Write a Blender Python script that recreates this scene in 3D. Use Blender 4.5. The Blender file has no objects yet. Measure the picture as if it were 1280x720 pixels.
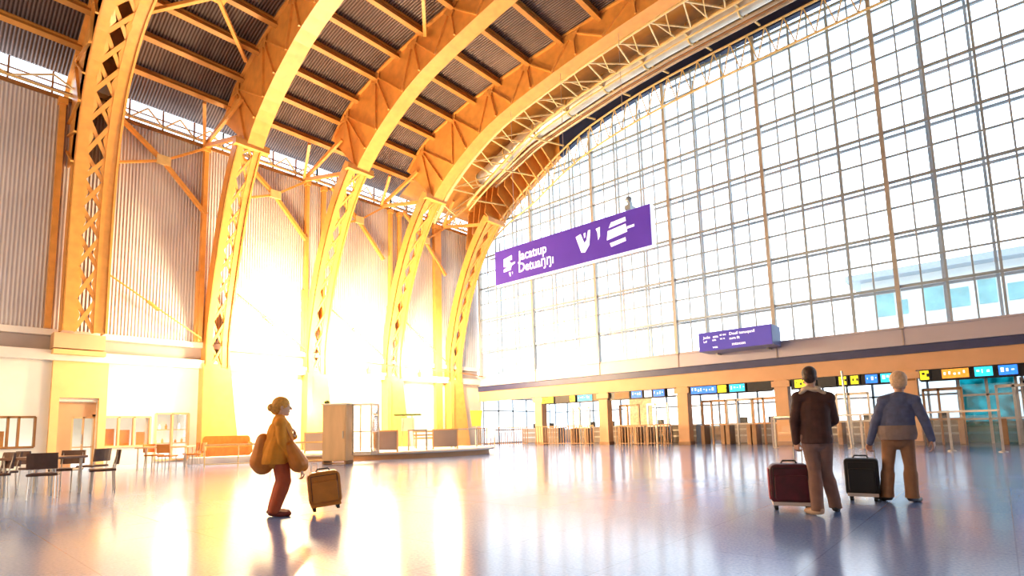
import bpy, math, random
from mathutils import Vector, Matrix
random.seed(7)
V = Vector
scene = bpy.context.scene
COL = scene.collection
PI = math.pi
X_WALL = -27.7      # side wall plane
Y_GABLE = 27.5      # glazed gable plane
RIB_Y = [4.75, 10.0, 15.05, 20.1, 25.15]

# ------------------------------------------------------------------ materials
def mat(name, col, rough=0.5, metal=0.0, var=0.08, scale=6.0, bump=0.0, spec=0.5, stretch=(1, 1, 1), coat=0.0):
    m = bpy.data.materials.new(name); m.use_nodes = True
    nt = m.node_tree; N = nt.nodes; L = nt.links
    b = N['Principled BSDF']
    tc = N.new('ShaderNodeTexCoord'); mp = N.new('ShaderNodeMapping'); mp.inputs['Scale'].default_value = stretch
    L.new(tc.outputs['Object'], mp.inputs['Vector'])
    nz = N.new('ShaderNodeTexNoise'); nz.inputs['Scale'].default_value = scale; nz.inputs['Detail'].default_value = 4
    L.new(mp.outputs['Vector'], nz.inputs['Vector'])
    cr = N.new('ShaderNodeValToRGB'); e = cr.color_ramp.elements
    e[0].position = .3; e[1].position = .7
    e[0].color = (*[max(0, c * (1 - var)) for c in col], 1)
    e[1].color = (*[min(1, c * (1 + var)) for c in col], 1)
    L.new(nz.outputs['Fac'], cr.inputs['Fac']); L.new(cr.outputs['Color'], b.inputs['Base Color'])
    b.inputs['Roughness'].default_value = rough; b.inputs['Metallic'].default_value = metal
    b.inputs['Specular IOR Level'].default_value = spec; b.inputs['Coat Weight'].default_value = coat
    if bump:
        bp = N.new('ShaderNodeBump'); bp.inputs['Strength'].default_value = bump; bp.inputs['Distance'].default_value = .01
        L.new(nz.outputs['Fac'], bp.inputs['Height']); L.new(bp.outputs['Normal'], b.inputs['Normal'])
    return m

def emit(name, col, strength, scale=8.0, var=.3):
    m = bpy.data.materials.new(name); m.use_nodes = True
    nt = m.node_tree; N = nt.nodes; L = nt.links
    b = N['Principled BSDF']; b.inputs['Base Color'].default_value = (*[c * .3 for c in col], 1)
    tc = N.new('ShaderNodeTexCoord'); nz = N.new('ShaderNodeTexNoise'); nz.inputs['Scale'].default_value = scale
    L.new(tc.outputs['Object'], nz.inputs['Vector'])
    cr = N.new('ShaderNodeValToRGB'); e = cr.color_ramp.elements; e[0].position = .35; e[1].position = .65
    e[0].color = (*[c * (1 - var) for c in col], 1); e[1].color = (*col, 1)
    L.new(nz.outputs['Fac'], cr.inputs['Fac']); L.new(cr.outputs['Color'], b.inputs['Emission Color'])
    b.inputs['Emission Strength'].default_value = strength
    return m

def wave_mat(name, col, axis, scale, rough, metal, strength, col2=None, dist=.05):
    """corrugated sheet: a band wave drives colour edge and bump along one axis (object space)"""
    m = bpy.data.materials.new(name); m.use_nodes = True
    nt = m.node_tree; N = nt.nodes; L = nt.links
    b = N['Principled BSDF']; b.inputs['Roughness'].default_value = rough; b.inputs['Metallic'].default_value = metal
    tc = N.new('ShaderNodeTexCoord')
    w = N.new('ShaderNodeTexWave'); w.wave_type = 'BANDS'; w.bands_direction = axis; w.inputs['Scale'].default_value = scale
    w.inputs['Distortion'].default_value = 0
    L.new(tc.outputs['Object'], w.inputs['Vector'])
    nz = N.new('ShaderNodeTexNoise'); nz.inputs['Scale'].default_value = .5; nz.inputs['Detail'].default_value = 5
    L.new(tc.outputs['Object'], nz.inputs['Vector'])
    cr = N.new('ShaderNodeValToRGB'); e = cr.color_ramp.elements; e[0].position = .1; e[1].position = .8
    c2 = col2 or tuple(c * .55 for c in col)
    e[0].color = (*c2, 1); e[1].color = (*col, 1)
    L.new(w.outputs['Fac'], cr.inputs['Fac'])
    mx = N.new('ShaderNodeMix'); mx.data_type = 'RGBA'; mx.blend_type = 'MULTIPLY'; mx.inputs[0].default_value = .35
    L.new(cr.outputs['Color'], mx.inputs[6]); L.new(nz.outputs['Fac'], mx.inputs[7])
    L.new(mx.outputs[2], b.inputs['Base Color'])
    bp = N.new('ShaderNodeBump'); bp.inputs['Strength'].default_value = strength; bp.inputs['Distance'].default_value = dist
    L.new(w.outputs['Fac'], bp.inputs['Height']); L.new(bp.outputs['Normal'], b.inputs['Normal'])
    return m

def glass_mat(name, tint=(1, 1, 1), gloss=.06):
    m = bpy.data.materials.new(name); m.use_nodes = True
    nt = m.node_tree; N = nt.nodes; L = nt.links; N.clear()
    out = N.new('ShaderNodeOutputMaterial'); mix = N.new('ShaderNodeMixShader'); t = N.new('ShaderNodeBsdfTransparent')
    g = N.new('ShaderNodeBsdfGlossy'); g.inputs['Roughness'].default_value = .03
    t.inputs['Color'].default_value = (*tint, 1)
    lw = N.new('ShaderNodeLayerWeight'); lw.inputs['Blend'].default_value = .15
    mm = N.new('ShaderNodeMath'); mm.operation = 'MULTIPLY_ADD'; mm.inputs[1].default_value = .35; mm.inputs[2].default_value = gloss
    L.new(lw.outputs['Fresnel'], mm.inputs[0]); L.new(mm.outputs[0], mix.inputs[0])
    L.new(t.outputs[0], mix.inputs[1]); L.new(g.outputs[0], mix.inputs[2]); L.new(mix.outputs[0], out.inputs[0])
    return m

def floor_mat():
    m = bpy.data.materials.new('polished_terrazzo'); m.use_nodes = True
    nt = m.node_tree; N = nt.nodes; L = nt.links; b = N['Principled BSDF']
    tc = N.new('ShaderNodeTexCoord')
    n1 = N.new('ShaderNodeTexNoise'); n1.inputs['Scale'].default_value = 38; n1.inputs['Detail'].default_value = 6
    n2 = N.new('ShaderNodeTexNoise'); n2.inputs['Scale'].default_value = .35; n2.inputs['Detail'].default_value = 3
    br = N.new('ShaderNodeTexBrick'); br.offset = 0; br.inputs['Scale'].default_value = 1; br.inputs['Brick Width'].default_value = 1.2
    br.inputs['Row Height'].default_value = 1.2; br.inputs['Mortar Size'].default_value = .006
    br.inputs['Color1'].default_value = (1, 1, 1, 1); br.inputs['Color2'].default_value = (.95, .95, .96, 1); br.inputs['Mortar'].default_value = (.72, .72, .74, 1)
    for n in (n1, n2, br): L.new(tc.outputs['Object'], n.inputs['Vector'])
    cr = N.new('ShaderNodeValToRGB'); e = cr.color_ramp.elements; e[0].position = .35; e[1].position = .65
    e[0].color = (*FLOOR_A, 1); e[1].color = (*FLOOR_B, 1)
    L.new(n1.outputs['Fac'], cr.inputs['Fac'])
    mx = N.new('ShaderNodeMix'); mx.data_type = 'RGBA'; mx.blend_type = 'MULTIPLY'; mx.inputs[0].default_value = 1
    L.new(cr.outputs['Color'], mx.inputs[6]); L.new(br.outputs['Color'], mx.inputs[7]); L.new(mx.outputs[2], b.inputs['Base Color'])
    mr = N.new('ShaderNodeMapRange'); mr.inputs[3].default_value = .10; mr.inputs[4].default_value = .22
    L.new(n2.outputs['Fac'], mr.inputs[0]); L.new(mr.outputs[0], b.inputs['Roughness'])
    b.inputs['Specular IOR Level'].default_value = .95
    bp = N.new('ShaderNodeBump'); bp.inputs['Strength'].default_value = .05; bp.inputs['Distance'].default_value = .02
    L.new(n2.outputs['Fac'], bp.inputs['Height']); L.new(bp.outputs['Normal'], b.inputs['Normal'])
    return m
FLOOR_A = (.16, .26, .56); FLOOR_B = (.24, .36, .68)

M = {}
M['floor'] = floor_mat()
M['rib'] = mat('yellow_painted_steel', (.75, .345, .075), .38, 0, .10, 3, spec=.6)
M['rib_pale'] = mat('weathered_cream_yellow_steel', (.80, .58, .24), .4, 0, .12, 3)
M['brown_steel'] = mat('brown_primer_steel', (.30, .13, .035), .5, 0, .15, 3)
M['purlin'] = mat('ochre_purlin_steel', (.50, .22, .04), .5, 0, .12, 2)
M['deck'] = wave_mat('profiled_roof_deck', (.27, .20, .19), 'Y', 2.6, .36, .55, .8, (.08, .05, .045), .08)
M['sheet'] = wave_mat('profiled_wall_sheet', (.90, .84, .82), 'Y', 2.5, .5, 0, .8, (.60, .51, .50), .06)
M['cream'] = mat('cream_plaster', (.86, .80, .68), .6, 0, .03, 1.5)
M['ledge'] = mat('ledge_cream', (.82, .74, .64), .5, 0, .03, 2)
M['greyband'] = mat('taupe_band', (.42, .34, .30), .6, 0, .05, 2)
M['pier_orange'] = mat('orange_render', (.85, .52, .20), .6, 0, .05, 2)
M['tan'] = mat('tan_orange_render', (.72, .42, .22), .55, 0, .05, 1.5)
M['fascia'] = mat('mauve_white_fascia', (.50, .45, .49), .45, .1, .03, 1)
M['navy'] = mat('navy_band', (.045, .05, .13), .4, 0, .1, 2)
M['navy_roof'] = mat('navy_fascia', (.02, .035, .10), .45, 0, .2, 2)
M['bar'] = mat('grey_blue_aluminium', (.36, .43, .48), .4, .3, .06, 4)
M['mullion'] = mat('warm_grey_mullion', (.46, .42, .36), .4, .2, .08, 4)
M['duct'] = mat('galvanised_duct', (.62, .60, .52), .35, .5, .2, 1.2)
M['pipe'] = mat('warm_metal_pipe', (.55, .40, .25), .35, .5, .15, 3)
M['glass'] = glass_mat('clear_glazing')
M['glass_teal'] = glass_mat('teal_glazing', (.35, .8, .85), .10)
M['sign'] = mat('violet_sign_face', (.075, .035, .36), .35, 0, .06, 1)
M['sign'].node_tree.nodes['Principled BSDF'].inputs['Emission Color'].default_value = (.09, .03, .32, 1); M['sign'].node_tree.nodes['Principled BSDF'].inputs['Emission Strength'].default_value = .5
M['sign_white'] = mat('white_lettering', (.9, .9, .92), .4, 0, .02, 5)
M['sign_white'].node_tree.nodes['Principled BSDF'].inputs['Emission Color'].default_value = (.85, .85, 1, 1); M['sign_white'].node_tree.nodes['Principled BSDF'].inputs['Emission Strength'].default_value = .6
M['board'] = mat('indigo_board_face', (.055, .04, .34), .35, 0, .08, 1)
M['board'].node_tree.nodes['Principled BSDF'].inputs['Emission Color'].default_value = (.06, .045, .35, 1); M['board'].node_tree.nodes['Principled BSDF'].inputs['Emission Strength'].default_value = .5
M['board_side'] = mat('slate_blue_side', (.13, .15, .36), .35, 0, .08, 1)
M['black'] = mat('black_casing', (.012, .013, .018), .35, 0, .2, 5)
M['steel'] = mat('brushed_steel', (.55, .5, .44), .28, .8, .1, 8)
M['railing'] = mat('bronze_railing', (.34, .20, .11), .35, .3, .1, 5)
M['counter'] = mat('grey_brown_counter', (.36, .28, .22), .5, 0, .1, 2)
M['orange_panel'] = mat('orange_laminate', (.80, .34, .05), .4, 0, .08, 2)
M['chair_dark'] = mat('dark_brown_chair', (.10, .045, .025), .45, 0, .15, 6)
M['table_top'] = mat('brown_laminate_top', (.20, .10, .06), .3, 0, .12, 3)
M['sofa'] = mat('burnt_orange_upholstery', (.62, .20, .03), .75, 0, .12, 5, bump=.2)
M['wood'] = mat('pale_wood', (.80, .50, .24), .45, 0, .1, 3, stretch=(1, 1, .2))
M['plaza'] = mat('light_paving', (.55, .56, .55), .8, 0, .1, 1)
M['ext_wall'] = mat('pale_facade', (.72, .80, .80), .7, 0, .05, .5)
M['ext_teal'] = mat('teal_facade_glass', (.22, .46, .48), .3, 0, .2, .8)
M['em_blue'] = emit('screen_blue', (.02, .16, .75), 2.2)
M['em_cyan'] = emit('screen_cyan', (.02, .55, .75), 2.0)
M['em_yellow'] = emit('screen_yellow', (.95, .80, .02), 1.6)
M['em_orange'] = emit('screen_orange', (.9, .3, .03), 1.5)
M['em_white'] = emit('screen_white', (.9, .95, 1), 1.6)
M['em_lamp'] = emit('lamp_glow', (1, .85, .6), 8)
M['skin'] = mat('skin', (.50, .27, .18), .5, 0, .06, 10)
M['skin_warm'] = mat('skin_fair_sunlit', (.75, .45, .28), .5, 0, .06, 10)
M['hair_dark'] = mat('dark_short_hair', (.045, .02, .012), .6, 0, .3, 40, bump=.5)
M['hair_fair'] = mat('fair_grey_hair', (.62, .42, .26), .65, 0, .18, 40, bump=.5)
M['hair_glare'] = mat('glare_tinted_hair', (.72, .33, .05), .6, 0, .2, 40, bump=.4)  # orange flare veil mixed into the hair colour
M['jacket_brown'] = mat('dark_brown_wool', (.060, .022, .018), .8, 0, .2, 12, bump=.3)
M['collar'] = mat('cream_scarf', (.62, .48, .34), .8, 0, .2, 20, bump=.3)
M['trouser_mauve'] = mat('mauve_brown_cloth', (.22, .12, .095), .8, 0, .12, 10, bump=.2)
M['shoe_beige'] = mat('beige_trainer', (.52, .36, .26), .6, 0, .1, 10)
M['shoe_black'] = mat('black_shoe', (.02, .02, .025), .4, 0, .1, 10)
M['fleece_blue'] = mat('slate_blue_fleece', (.10, .12, .22), .9, 0, .15, 12, bump=.3)
M['hem_taupe'] = mat('taupe_knit_hem', (.26, .19, .17), .9, 0, .12, 14, bump=.3)
M['trouser_tan'] = mat('tan_brown_cloth', (.28, .14, .07), .8, 0, .12, 10, bump=.2)
M['coat_glare'] = mat('glare_tinted_wool_coat', (.72, .27, .02), .85, 0, .1, 10, bump=.3)  # orange glare over the figure put into the coat colour
M['bag_glare'] = mat('glare_tinted_leather', (.60, .19, .015), .5, 0, .12, 8)  # glare orange painted into the colour of both bags
M['legs_glare'] = mat('glare_tinted_trousers', (.42, .075, .02), .7, 0, .12, 10)  # red-brown veil of the glare put into the cloth colour
M['shoe_glare'] = mat('glare_tinted_shoe', (.20, .03, .015), .4, 0, .12, 10)  # shoe colour takes the same dark glare tone
M['case_maroon'] = mat('maroon_suitcase_cloth', (.07, .003, .012), .5, 0, .3, 9, bump=.2)
M['case_red'] = mat('crimson_side_cloth', (.30, .01, .03), .5, 0, .3, 9, bump=.2)
M['case_black'] = mat('black_suitcase_cloth', (.005, .005, .008), .6, 0, .2, 9, bump=.2)
M['case_glare'] = mat('glare_tinted_suitcase', (.55, .19, .02), .45, 0, .12, 7, bump=.2)  # suitcase colour carries the orange of the glare
M['rubber'] = mat('black_rubber', (.02, .02, .02), .6, 0, .1, 9)
M['trim_pale'] = mat('pale_plastic_trim', (.55, .48, .47), .4, 0, .05, 9)
M['leaf'] = mat('leaf_green', (.16, .22, .05), .6, 0, .2, 9)

# ------------------------------------------------------------------ mesh builder
class MB:
    def __init__(s): s.v = []; s.f = []
    def add(s, vs, fs):
        n = len(s.v); s.v += [tuple(p) for p in vs]; s.f += [tuple(i + n for i in f) for f in fs]; return s
    def box(s, c, d, rz=0):
        hx, hy, hz = d[0] / 2, d[1] / 2, d[2] / 2; R = Matrix.Rotation(rz, 3, 'Z')
        vs = [V(c) + R @ V((x * hx, y * hy, z * hz)) for x in (-1, 1) for y in (-1, 1) for z in (-1, 1)]
        return s.add(vs, [(0, 1, 3, 2), (4, 6, 7, 5), (0, 4, 5, 1), (2, 3, 7, 6), (0, 2, 6, 4), (1, 5, 7, 3)])
    def mm(s, a, b):
        return s.box([(a[i] + b[i]) / 2 for i in range(3)], [abs(b[i] - a[i]) for i in range(3)])
    def loft(s, secs, cap=True, closed=False):
        k = len(secs[0]); n = len(secs); vs = [p for q in secs for p in q]; fs = []
        for i in range(n if closed else n - 1):
            j2 = (i + 1) % n
            for j in range(k):
                fs.append((i * k + j, i * k + (j + 1) % k, j2 * k + (j + 1) % k, j2 * k + j))
        if cap and not closed: fs += [tuple(reversed(range(k))), tuple((n - 1) * k + j for j in range(k))]
        return s.add(vs, fs)
    def bar(s, p, q, w, h=None, up=(0, 0, 1)):
        p = V(p); q = V(q); h = h or w; d = (q - p).normalized(); u = V(up)
        if abs(d.dot(u)) > .98: u = V((0, 1, 0))
        a = d.cross(u).normalized(); b = a.cross(d).normalized()
        return s.loft([[o + a * (w / 2) * i + b * (h / 2) * j for i, j in ((-1, -1), (1, -1), (1, 1), (-1, 1))] for o in (p, q)])
    def tube(s, pts, r, n=8, closed=False, rs=None, sx=1, cap=True):
        pts = [V(p) for p in pts]; secs = []; m = len(pts); pa = None
        for i, p in enumerate(pts):
            if closed: d = pts[(i + 1) % m] - pts[i - 1]
            else: d = pts[min(i + 1, m - 1)] - pts[max(i - 1, 0)]
            d.normalize()
            if pa is None:
                u = V((0, 0, 1)) if abs(d.z) < .9 else V((1, 0, 0)); a = d.cross(u).normalized()
            else: a = (pa - d * pa.dot(d)).normalized()
            pa = a; b = d.cross(a); rr = rs[i] if rs else r
            secs.append([p + a * rr * sx * math.cos(t) + b * rr * math.sin(t) for t in [2 * PI * k / n for k in range(n)]])
        return s.loft(secs, cap, closed)
    def lathe(s, prof, c=(0, 0, 0), n=20):
        return s.loft([[V(c) + V((r * math.cos(2 * PI * k / n), r * math.sin(2 * PI * k / n), z)) for k in range(n)] for r, z in prof])
    def ell(s, c, r, n=12, m=8, rot=None):
        vs = []; c = V(c); R = rot or Matrix.Identity(3)
        for i in range(m + 1):
            th = PI * i / m
            for k in range(n):
                ph = 2 * PI * k / n
                st = max(math.sin(th), 1e-3)
                vs.append(c + R @ V((r[0] * st * math.cos(ph), r[1] * st * math.sin(ph), r[2] * math.cos(th))))
        fs = [tuple(range(n)), tuple(reversed(range(m * n, m * n + n)))]
        for i in range(m):
            for k in range(n): fs.append((i * n + k, (i + 1) * n + k, (i + 1) * n + (k + 1) % n, i * n + (k + 1) % n))
        return s.add(vs, fs)
    def cap(s, p, q, r0, r1, fl=1.0, side=(1, 0, 0), n=14):
        """tapered capsule; radius r along `side`, r*fl across it"""
        p = V(p); q = V(q); d = q - p; L_ = d.length; d.normalize()
        a = V(side) - d * V(side).dot(d)
        if a.length < .1: a = V((0, 1, 0)) - d * d.y
        a.normalize(); b = d.cross(a); secs = []
        for t in (-1, -.9, -.7, -.4, 0): secs.append((p + d * r0 * t, r0 * math.sqrt(max(1 - t * t, .002))))
        for t in (0, .4, .7, .9, 1): secs.append((q + d * r1 * t, r1 * math.sqrt(max(1 - t * t, .002))))
        return s.loft([[c + a * r * math.cos(2 * PI * k / n) + b * r * fl * math.sin(2 * PI * k / n) for k in range(n)] for c, r in secs])
    def extr(s, poly, thick, frame):
        """2D polygon extruded; frame(u,v,w)->point"""
        n = len(poly)
        vs = [frame(u, v, 0) for u, v in poly] + [frame(u, v, thick) for u, v in poly]
        return s.add(vs, [tuple(reversed(range(n))), tuple(range(n, 2 * n))] + [(i, (i + 1) % n, n + (i + 1) % n, n + i) for i in range(n)])
    def rbox(s, c, d, r, seg=3):
        """box with rounded vertical-section (xz) corners, extruded along y"""
        pts = []; hx, hz = d[0] / 2 - r, d[2] / 2 - r
        for (sx, sz, a0) in ((1, 1, 0), (-1, 1, PI / 2), (-1, -1, PI), (1, -1, 1.5 * PI)):
            for k in range(seg + 1):
                a = a0 + PI / 2 * k / seg; pts.append((sx * hx + r * math.cos(a), sz * hz + r * math.sin(a)))
        c = V(c)
        return s.extr(pts, d[1], lambda u, v, w: c + V((u, w - d[1] / 2, v)))
    def build(s, name, m, parent=None, smooth=False, loc=None, rz=0, bevel=0):
        me = bpy.data.meshes.new(name); me.from_pydata(s.v, [], s.f); me.update()
        import bmesh as _b
        bm = _b.new(); bm.from_mesh(me); _b.ops.recalc_face_normals(bm, faces=bm.faces); bm.to_mesh(me); bm.free()
        me.materials.append(M[m] if isinstance(m, str) else m)
        if smooth:
            for p in me.polygons: p.use_smooth = True
        o = bpy.data.objects.new(name, me); COL.objects.link(o)
        if parent: o.parent = parent
        if loc: o.location = loc
        if rz: o.rotation_euler.z = rz
        if bevel:
            bv = o.modifiers.new('bevel', 'BEVEL'); bv.width = bevel; bv.segments = 2; bv.limit_method = 'ANGLE'
        return o

def tag(o, label=None, cat=None, group=None, kind=None):
    for k, v in (('label', label), ('category', cat), ('group', group), ('kind', kind)):
        if v: o[k] = v
    return o
def thing(name, label, cat, loc=(0, 0, 0), rz=0, group=None, kind=None):
    o = bpy.data.objects.new(name, None); COL.objects.link(o); o.location = loc; o.rotation_euler = (0, 0, rz)
    o.empty_display_size = .2
    return tag(o, label, cat, group, kind)
def struct(o, label=None, cat=None): return tag(o, label, cat, kind='structure')
def dup(o, loc, rz=None, label=None, parent=None):
    c = o.copy(); COL.objects.link(c)
    if parent: c.parent = parent
    if loc is not None: c.location = loc
    if rz is not None: c.rotation_euler = (0, 0, rz)
    if label: c['label'] = label
    for ch in list(o.children): 
        k = ch.copy(); COL.objects.link(k); k.parent = c
        for g in list(ch.children):
            h = g.copy(); COL.objects.link(h); h.parent = k
    return c
def spline(pts, step=.5):
    """Catmull-Rom through 2D points, resampled"""
    P = [V((a, b, 0)) for a, b in pts]; P = [P[0] * 2 - P[1]] + P + [P[-1] * 2 - P[-2]]; raw = []
    for i in range(1, len(P) - 2):
        for k in range(12):
            t = k / 12; a, b, c, d = P[i - 1:i + 3]
            raw.append(.5 * ((2 * b) + (c - a) * t + (2 * a - 5 * b + 4 * c - d) * t * t + (3 * b - a - 3 * c + d) * t ** 3))
    raw.append(P[-2]); out = [raw[0]]; acc = 0
    for i in range(1, len(raw)):
        acc += (raw[i] - raw[i - 1]).length
        if acc >= step: out.append(raw[i]); acc = 0
    if (out[-1] - raw[-1]).length > 1e-3: out.append(raw[-1])
    return [(p.x, p.y) for p in out]
def interp(curve, x):
    for (x0, z0), (x1, z1) in zip(curve, curve[1:]):
        if x0 <= x <= x1 and x1 > x0: return z0 + (z1 - z0) * (x - x0) / (x1 - x0)
    return curve[0][1] if x < curve[0][0] else curve[-1][1]

CX = 2.0
def mirror(pts): return pts + [(2 * CX - x, z) for x, z in reversed(pts[:-1])]
SOFFIT = mirror([(-27.25, 4.3), (-27.2, 6), (-26.4, 9.2), (-25.2, 12), (-23.9, 13.9), (-22.5, 15.2), (-20.5, 16.4), (-18.2, 17.3), (-14.5, 18), (-10, 18.5), (-4, 18.85), (2, 19)])
SOFFIT0 = mirror([(-26.65, 5.3), (-26.65, 9.2), (-26.35, 12.5), (-25.6, 14.8), (-24.4, 16.2), (-22.9, 17.1), (-20.5, 17.7), (-18, 18), (-14.5, 18.4), (-10, 18.8), (-4, 19.1), (2, 19.2)])
ROOF = mirror([(-27.95, 16.25), (-27.4, 16.5), (-24.5, 17.9), (-22, 18.65), (-19.5, 19.05), (-15.5, 19.35), (-10, 19.6), (-4, 19.8), (2, 19.9)])
GTOP = mirror([(-27.95, 16.25), (-27.4, 16.6), (-24, 18.7), (-20, 20.8), (-16, 21.7), (-10, 22.1), (-4, 22.3), (2, 22.35)])
GEDGE = mirror([(-27.5, 12.0), (-26.2, 14.1), (-24, 16.0), (-21.2, 17.6), (-18.5, 18.9), (-16, 19.6), (-12.6, 20.1), (-8, 20.35), (-3, 20.5), (2, 20.55)])
roof_c = spline(ROOF, .6); gtop_c = spline(GTOP, .6); gedge_c = spline(GEDGE, .5)
def roofz(x): return interp(roof_c, x)

# ------------------------------------------------------------------ floor and shell
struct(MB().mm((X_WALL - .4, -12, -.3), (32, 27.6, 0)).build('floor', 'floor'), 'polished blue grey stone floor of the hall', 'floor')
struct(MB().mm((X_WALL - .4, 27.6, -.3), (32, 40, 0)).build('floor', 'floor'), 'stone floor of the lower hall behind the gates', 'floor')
struct(MB().mm((-120, 40, -.45), (140, 160, -.05)).build('floor', 'plaza'), 'pale paving outside beyond the glass', 'floor')

# side wall ----------------------------------------------------------
wl = MB()
openings = [(1.6, 3.62, .85, 2.0), (4.25, 5.55, 0, 2.62), (5.75, 7.45, .75, 2.0), (7.65, 8.95, .1, 2.15)]
y = -12
for a, b, z0, z1 in openings:
    wl.mm((X_WALL - .3, y, 0), (X_WALL, a, 4.2))
    if z0 > 0: wl.mm((X_WALL - .3, a, 0), (X_WALL, b, z0))
    wl.mm((X_WALL - .3, a, z1), (X_WALL, b, 4.2)); y = b
wl.mm((X_WALL - .3, y, 0), (X_WALL, 27.9, 4.2))
wall_left = struct(wl.build('wall_left', 'cream'), 'cream side wall with shop fronts under the yellow ribs', 'wall')
MB().mm((X_WALL - .3, -12, 5.45), (X_WALL, 27.7, 15.1)).build('wall_sheeting', 'sheet', wall_left)['label'] = 'vertically ribbed pale cladding'
MB().mm((X_WALL - .3, -12, 4.6), (X_WALL - .12, 27.7, 5.2)).build('recessed_band', 'greyband', wall_left)['label'] = 'taupe recessed band'
MB().mm((X_WALL - .3, -12, 5.2), (X_WALL + .1, 27.7, 5.45)).build('flashing', 'ledge', wall_left)
MB().mm((X_WALL - .3, -12, 4.2), (X_WALL + .35, 27.6, 4.6)).build('ledge', 'ledge', wall_left, bevel=.02)
MB().mm((X_WALL - .3, -12, 15.0), (X_WALL + .08, 27.7, 15.16)).build('top_rail', 'brown_steel', wall_left)
# pier around the doorway under the first rib
MB().mm((X_WALL - .02, 4.0, 2.75), (X_WALL + .22, 5.8, 4.2)).mm((X_WALL - .02, 4.0, 0), (X_WALL + .22, 4.26, 2.75)).mm((X_WALL - .02, 5.54, 0), (X_WALL + .22, 5.8, 2.75)).build('door_pier', 'pier_orange', wall_left)['label'] = 'orange pier framing the doorway'
# back rooms behind the openings
for k, (a, b, z0, z1) in enumerate(openings):
    mb = MB().mm((X_WALL - 2.2, a - .3, z1 + .02), (X_WALL - .3, b + .3, z1 + .1)).mm((X_WALL - 2.3, a - .3, 0), (X_WALL - 2.2, b + .3, z1 + .1)) \
        .mm((X_WALL - 2.2, a - .3, 0), (X_WALL - .3, a - .2, z1)).mm((X_WALL - 2.2, b + .2, 0), (X_WALL - .3, b + .3, z1))
    mb.build('shop_recess', 'cream', wall_left)

def shopwin(n, a, b, z0, z1, cuts, label):
    t = thing('window_%d' % n, label, 'window', (X_WALL, a, z0), kind='structure'); w = b - a; h = z1 - z0
    f = MB(); 
    for y0 in [0] + cuts + [w]: f.mm((-.2, y0 - .035, 0), (.04, y0 + .035, h))
    f.mm((-.2, 0, -.04), (.06, w, .04)).mm((-.2, 0, h - .05), (.04, w, h + .03)); f.build('window_frame', 'brown_steel' if n == 1 else 'wood', t)
    MB().mm((-.1, 0, 0), (-.09, w, h)).build('pane', 'glass', t)
    return t
w1 = shopwin(1, 1.6, 3.62, .85, 2.0, [1.25, 1.55], 'shop window at the left edge with an orange panel low inside')
MB().mm((-.5, .1, .02), (-.42, 1.2, .62)).build('blind', 'orange_panel', w1)
w2 = shopwin(2, 5.75, 7.45, .75, 2.0, [.55, 1.1], 'triple shop window just right of the orange doorway')
MB().mm((-.5, .05, .02), (-.42, .5, .75)).mm((-.5, .62, -.6), (-.42, 1.05, .7)).mm((-.5, 1.3, 0), (-.42, 1.66, .6)).build('blind', 'orange_panel', w2)
w3 = shopwin(3, 7.65, 8.95, .1, 2.15, [.65], 'glazed display bay with shelves between doorway and second rib')
MB().mm((-.5, .05, .7), (-.15, 1.25, .75)).mm((-.5, .05, 1.3), (-.15, 1.25, 1.35)).build('shelf', 'wood', w3)
random.seed(3)
for k in range(9):
    yy = 7.75 + .13 * k; h = random.uniform(.14, .3)
    if 3 < k < 5: continue
    tag(MB().lathe([(.045, 0), (.05, h * .6), (.02, h * .8), (.02, h)], n=10).build('bottle', ['orange_panel', 'sign_white', 'em_yellow'][k % 3] if k % 3 != 2 else 'rib_pale', loc=(X_WALL - .3, yy, [.85, 1.45][k % 2] + .001)),
        'small bottle on a shelf of the glazed display bay', 'bottle', 'bottles in the display bay')
# door in the pier
d1 = thing('door_1', 'glazed inner door with pale frame inside the orange doorway', 'door', (X_WALL - .35, 4.3, 0), kind='structure')
MB().mm((-.05, 0, 2.0), (.05, 1.25, 2.6)).mm((-.05, 0, 0), (.05, .5, 2.0)).build('side_panel', 'tan', d1)
f = MB()
for yy in (.5, .86, 1.22): f.mm((-.06, yy - .03, 0), (.06, yy + .03, 2.0))
df = f.mm((-.06, .5, 1.94), (.06, 1.22, 2.0)).mm((-.05, .5, .75), (.05, 1.22, .8)).build('door_frame', 'wood', d1)
MB().mm((-.01, .5, 0), (.01, 1.22, 1.95)).build('pane', 'glass', d1)
MB().bar((.09, .82, .9), (.09, .82, 1.3), .03).build('door_handle', 'steel', df)
# clerestory
n = 4
ys = [-6] + [Y_ for Y_ in RIB_Y] + [27.4]
for a, b in zip(ys, ys[1:]):
    t = thing('window_%d' % n, 'clerestory glazing strip above the side wall, bay %s' % ['left of the first rib', 'between first and second rib', 'between second and third rib', 'between third and fourth rib', 'between fourth and fifth rib', 'next to the glazed gable'][n - 4], 'window', (X_WALL, a, 15.16), kind='structure'); n += 1
    w = b - a; f = MB()
    for zz in (.25, .5): f.mm((-.05, 0, zz - .02), (.03, w, zz + .02))
    k = int(w / 1.25)
    for i in range(k + 1): f.mm((-.06, i * w / k - .03, 0), (.04, i * w / k + .03, .95))
    f.build('glazing_bars', 'brown_steel', t)
    MB().mm((-.02, 0, 0), (-.01, w, 1.0)).build('pane', 'glass', t)
    e = MB(); pts = [(.15 if i % 2 else .1, i * w / 8, .75 if i % 2 else .1) for i in range(9)]
    for p, q in zip(pts, pts[1:]): e.bar(p, q, .06)
    e.bar((.12, 0, .1), (.12, w, .1), .07).build('eaves_truss', 'rib_pale', t)

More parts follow.
